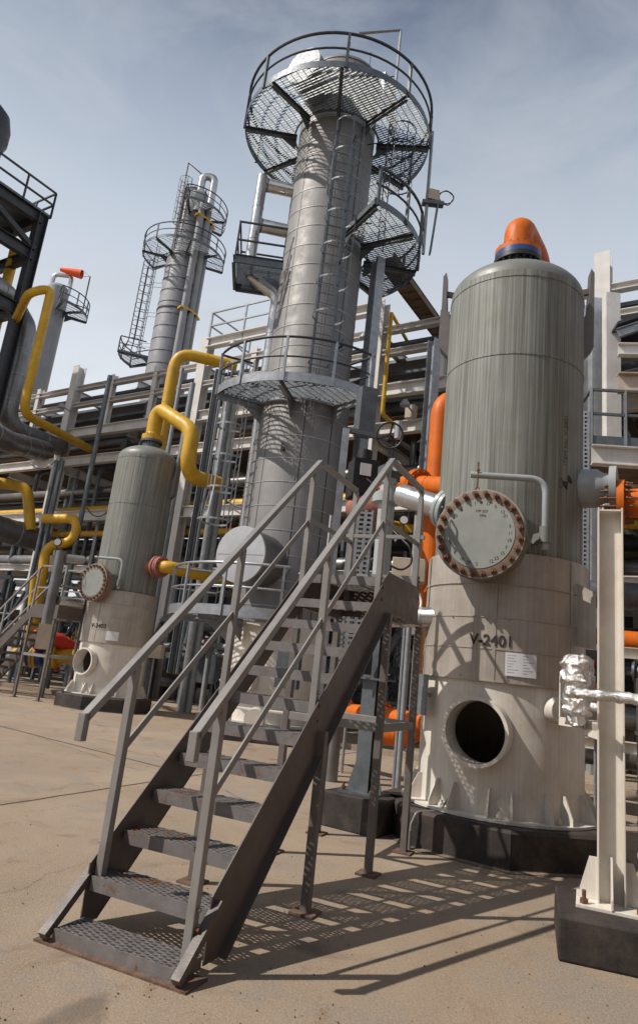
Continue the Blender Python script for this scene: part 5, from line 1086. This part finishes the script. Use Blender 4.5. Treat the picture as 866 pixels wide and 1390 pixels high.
# cream pump skid between the treads
p = at(352, 975, 15.2); PS = thing('pump_skid', 'cream skid with open box ends at the tall column foot, between the treads', 'skid', (p.x, p.y, 0)); mb = MB()
for dx in (-.35, .35):
    q = Vector((p.x+dx, p.y, .42))
    for a_, b_ in (((-.25, -.2), (.25, -.2)), ((.25, -.2), (.25, .2)), ((.25, .2), (-.25, .2)), ((-.25, .2), (-.25, -.2))): mb.bar(q+Vector((a_[0], 0, a_[1])), q+Vector((b_[0], 0, b_[1])), .4, .03, Vector((0, 1, 0)).cross(Vector((b_[0]-a_[0], 0, b_[1]-a_[1]))))
mb.build('box_end', 'cream_paint', PS, smooth=False); mb = MB(); mb.tube(Vector((p.x-.1, p.y-.3, .45)), Vector((p.x-.1, p.y+.5, .45)), .2, 20); mb.build('pump_casing', 'cream_paint', PS); mb = MB(); mb.box((p.x, p.y, .1), 1.5, .7, .18, 0); mb.build('base', 'bitumen', PS, smooth=False)

# instruments on the right-hand platform edge of the tall column
p = at(574, 345, 17.9); q = at(578, 178, 17.9); IP = thing('instrument_mast', 'silver mast with looped cable at the right platform edge of the tall column', 'mast', tuple(p))
mb = MB(); mb.tube(p, Vector((p.x, p.y, q.z)), .05, 8); mb.build('mast_tube', 'galvanised', IP)
b = Vector((p.x+.15, p.y, at(580, 266, 17.9).z)); mb = MB(); mb.box(b, .35, .25, .35, .2); mb.build('box', 'beige_box', IP, smooth=False)
mb = MB(); c = b+Vector((.42, 0, .02)); mb.path([c+Vector((math.cos(2*PI*i/20)*.22, 0, math.sin(2*PI*i/20)*.22)) for i in range(20)], .018, None, 6, closed=True); mb.path([b, c+Vector((0, 0, .26)), c+Vector((.25, 0, .05)), c+Vector((.1, .05, -.24)), b-UP*.15], .016, .1, 6); mb.build('cable', 'black', IP)
mb = MB(); mb.bar(b-UP*.2+Vector((.18, 0, 0)), p+Vector((.2, 0, .05)), .22, .05, UP); mb.bar(b+Vector((-.3, 0, -.25)), b+Vector((.35, 0, -.25)), .2, .12, UP); mb.build('cable_channel', 'galvanised_dark', IP, smooth=False)
# unseen halls added to block sky fill, to the right and behind the viewpoint
for nm, c, sx, sy, h in (('to the right', (15.5, -2, 0), 11, 20, 11), ('behind the viewpoint', (-1, -17, 0), 34, 12, 10)):
    H_ = thing('sky_block_hall', f'added dark hall blocking sky light {nm}, outside the photo', 'hall', c); mb = MB(); mb.box((c[0], c[1], h/2), sx, sy, h); 
    k = 0
    for i in range(int(sx/.6)): mb.box((c[0]-sx/2+.3+i*.6, c[1]+sy/2+.03, h/2), .3, .06, h-.1)
    for i in range(int(sy/.6)): mb.box((c[0]-sx/2-.03, c[1]-sy/2+.3+i*.6, h/2), .06, .3, h-.1)
    mb.build('wall', 'brown_deck', H_, smooth=False); mb = MB(); mb.box((c[0], c[1], h+.15), sx+.6, sy+.6, .3); mb.build('roof', 'dark_steel', H_, smooth=False)

# lamps, signs, gauges, hanging cables around the rack
for i, (px, py, Y) in enumerate(((98, 560, 28.5), (252, 640, 24.8), (505, 470, 20.6), (330, 478, 23.4), (560, 560, 19.9))):
    p = at(px, py, Y); LT = thing('flood_lamp', ['flood lamp on the left rack column', 'flood lamp on the rack column right of V-2403', 'flood lamp on the rack column right of the tall column', 'flood lamp on the rack behind the caged ladder', 'flood lamp on the rack above the handwheel'][i], 'lamp', tuple(p))
    mb = MB(); mb.tube(p, p-GB*.5+UP*.1, .025, 8); mb.build('arm', 'galvanised', LT); mb = MB(); q = p-GB*.55+UP*.1; mb.lathe([(0, .12), (.07, .1), (.16, -.04), (.16, -.09), (0, -.08)], q, 18); mb.build('lamp_shade', 'grey_paint', LT)
for i in range(9):
    s0_ = -12+i*4.1; a = rk(s0_, -.2, rr_.choice([6.95, 9.45, 4.6])); b = rk(s0_+rr_.uniform(1.5, 3.2), -.2, a.z-rr_.uniform(-.1, .1)); n = 10; sag = rr_.uniform(.25, .6); mb = MB()
    mb.path([a+(b-a)*j/n-UP*sag*4*(j/n)*(1-j/n) for j in range(n+1)], .022, None, 6); tag(mb.build('hanging_cable', 'black', None, loc=tuple(a)), 'black cable sagging below a white rack beam', 'cable', 'sagging cables on the rack')
for i, (px, py, Y) in ((0, (79, 736, 23.2)), (2, (548, 706, 8.9)), (3, (462, 830, 11.0))):
    p = at(px, py, Y); r_ = .07*Y/14+.015; GG = thing('pressure_gauge', ['round gauge beside the yellow double bend on the left', 'round gauge at the right side of V-2403', 'round gauge on the grey handwheel pipe', 'round gauge behind the stair treads'][i], 'gauge', tuple(p))
    mb = MB(); mb.disc(p, r_, r_*.5, (0, -1, 0), 24); mb.tube(p, p-UP*r_*2.5, r_*.15, 8); mb.build('case', 'black', GG); mb = MB(); mb.disc(p-Vector((0, r_*.27, 0)), r_*.85, r_*.06, (0, -1, 0), 24); mb.build('dial', 'paper', GG)
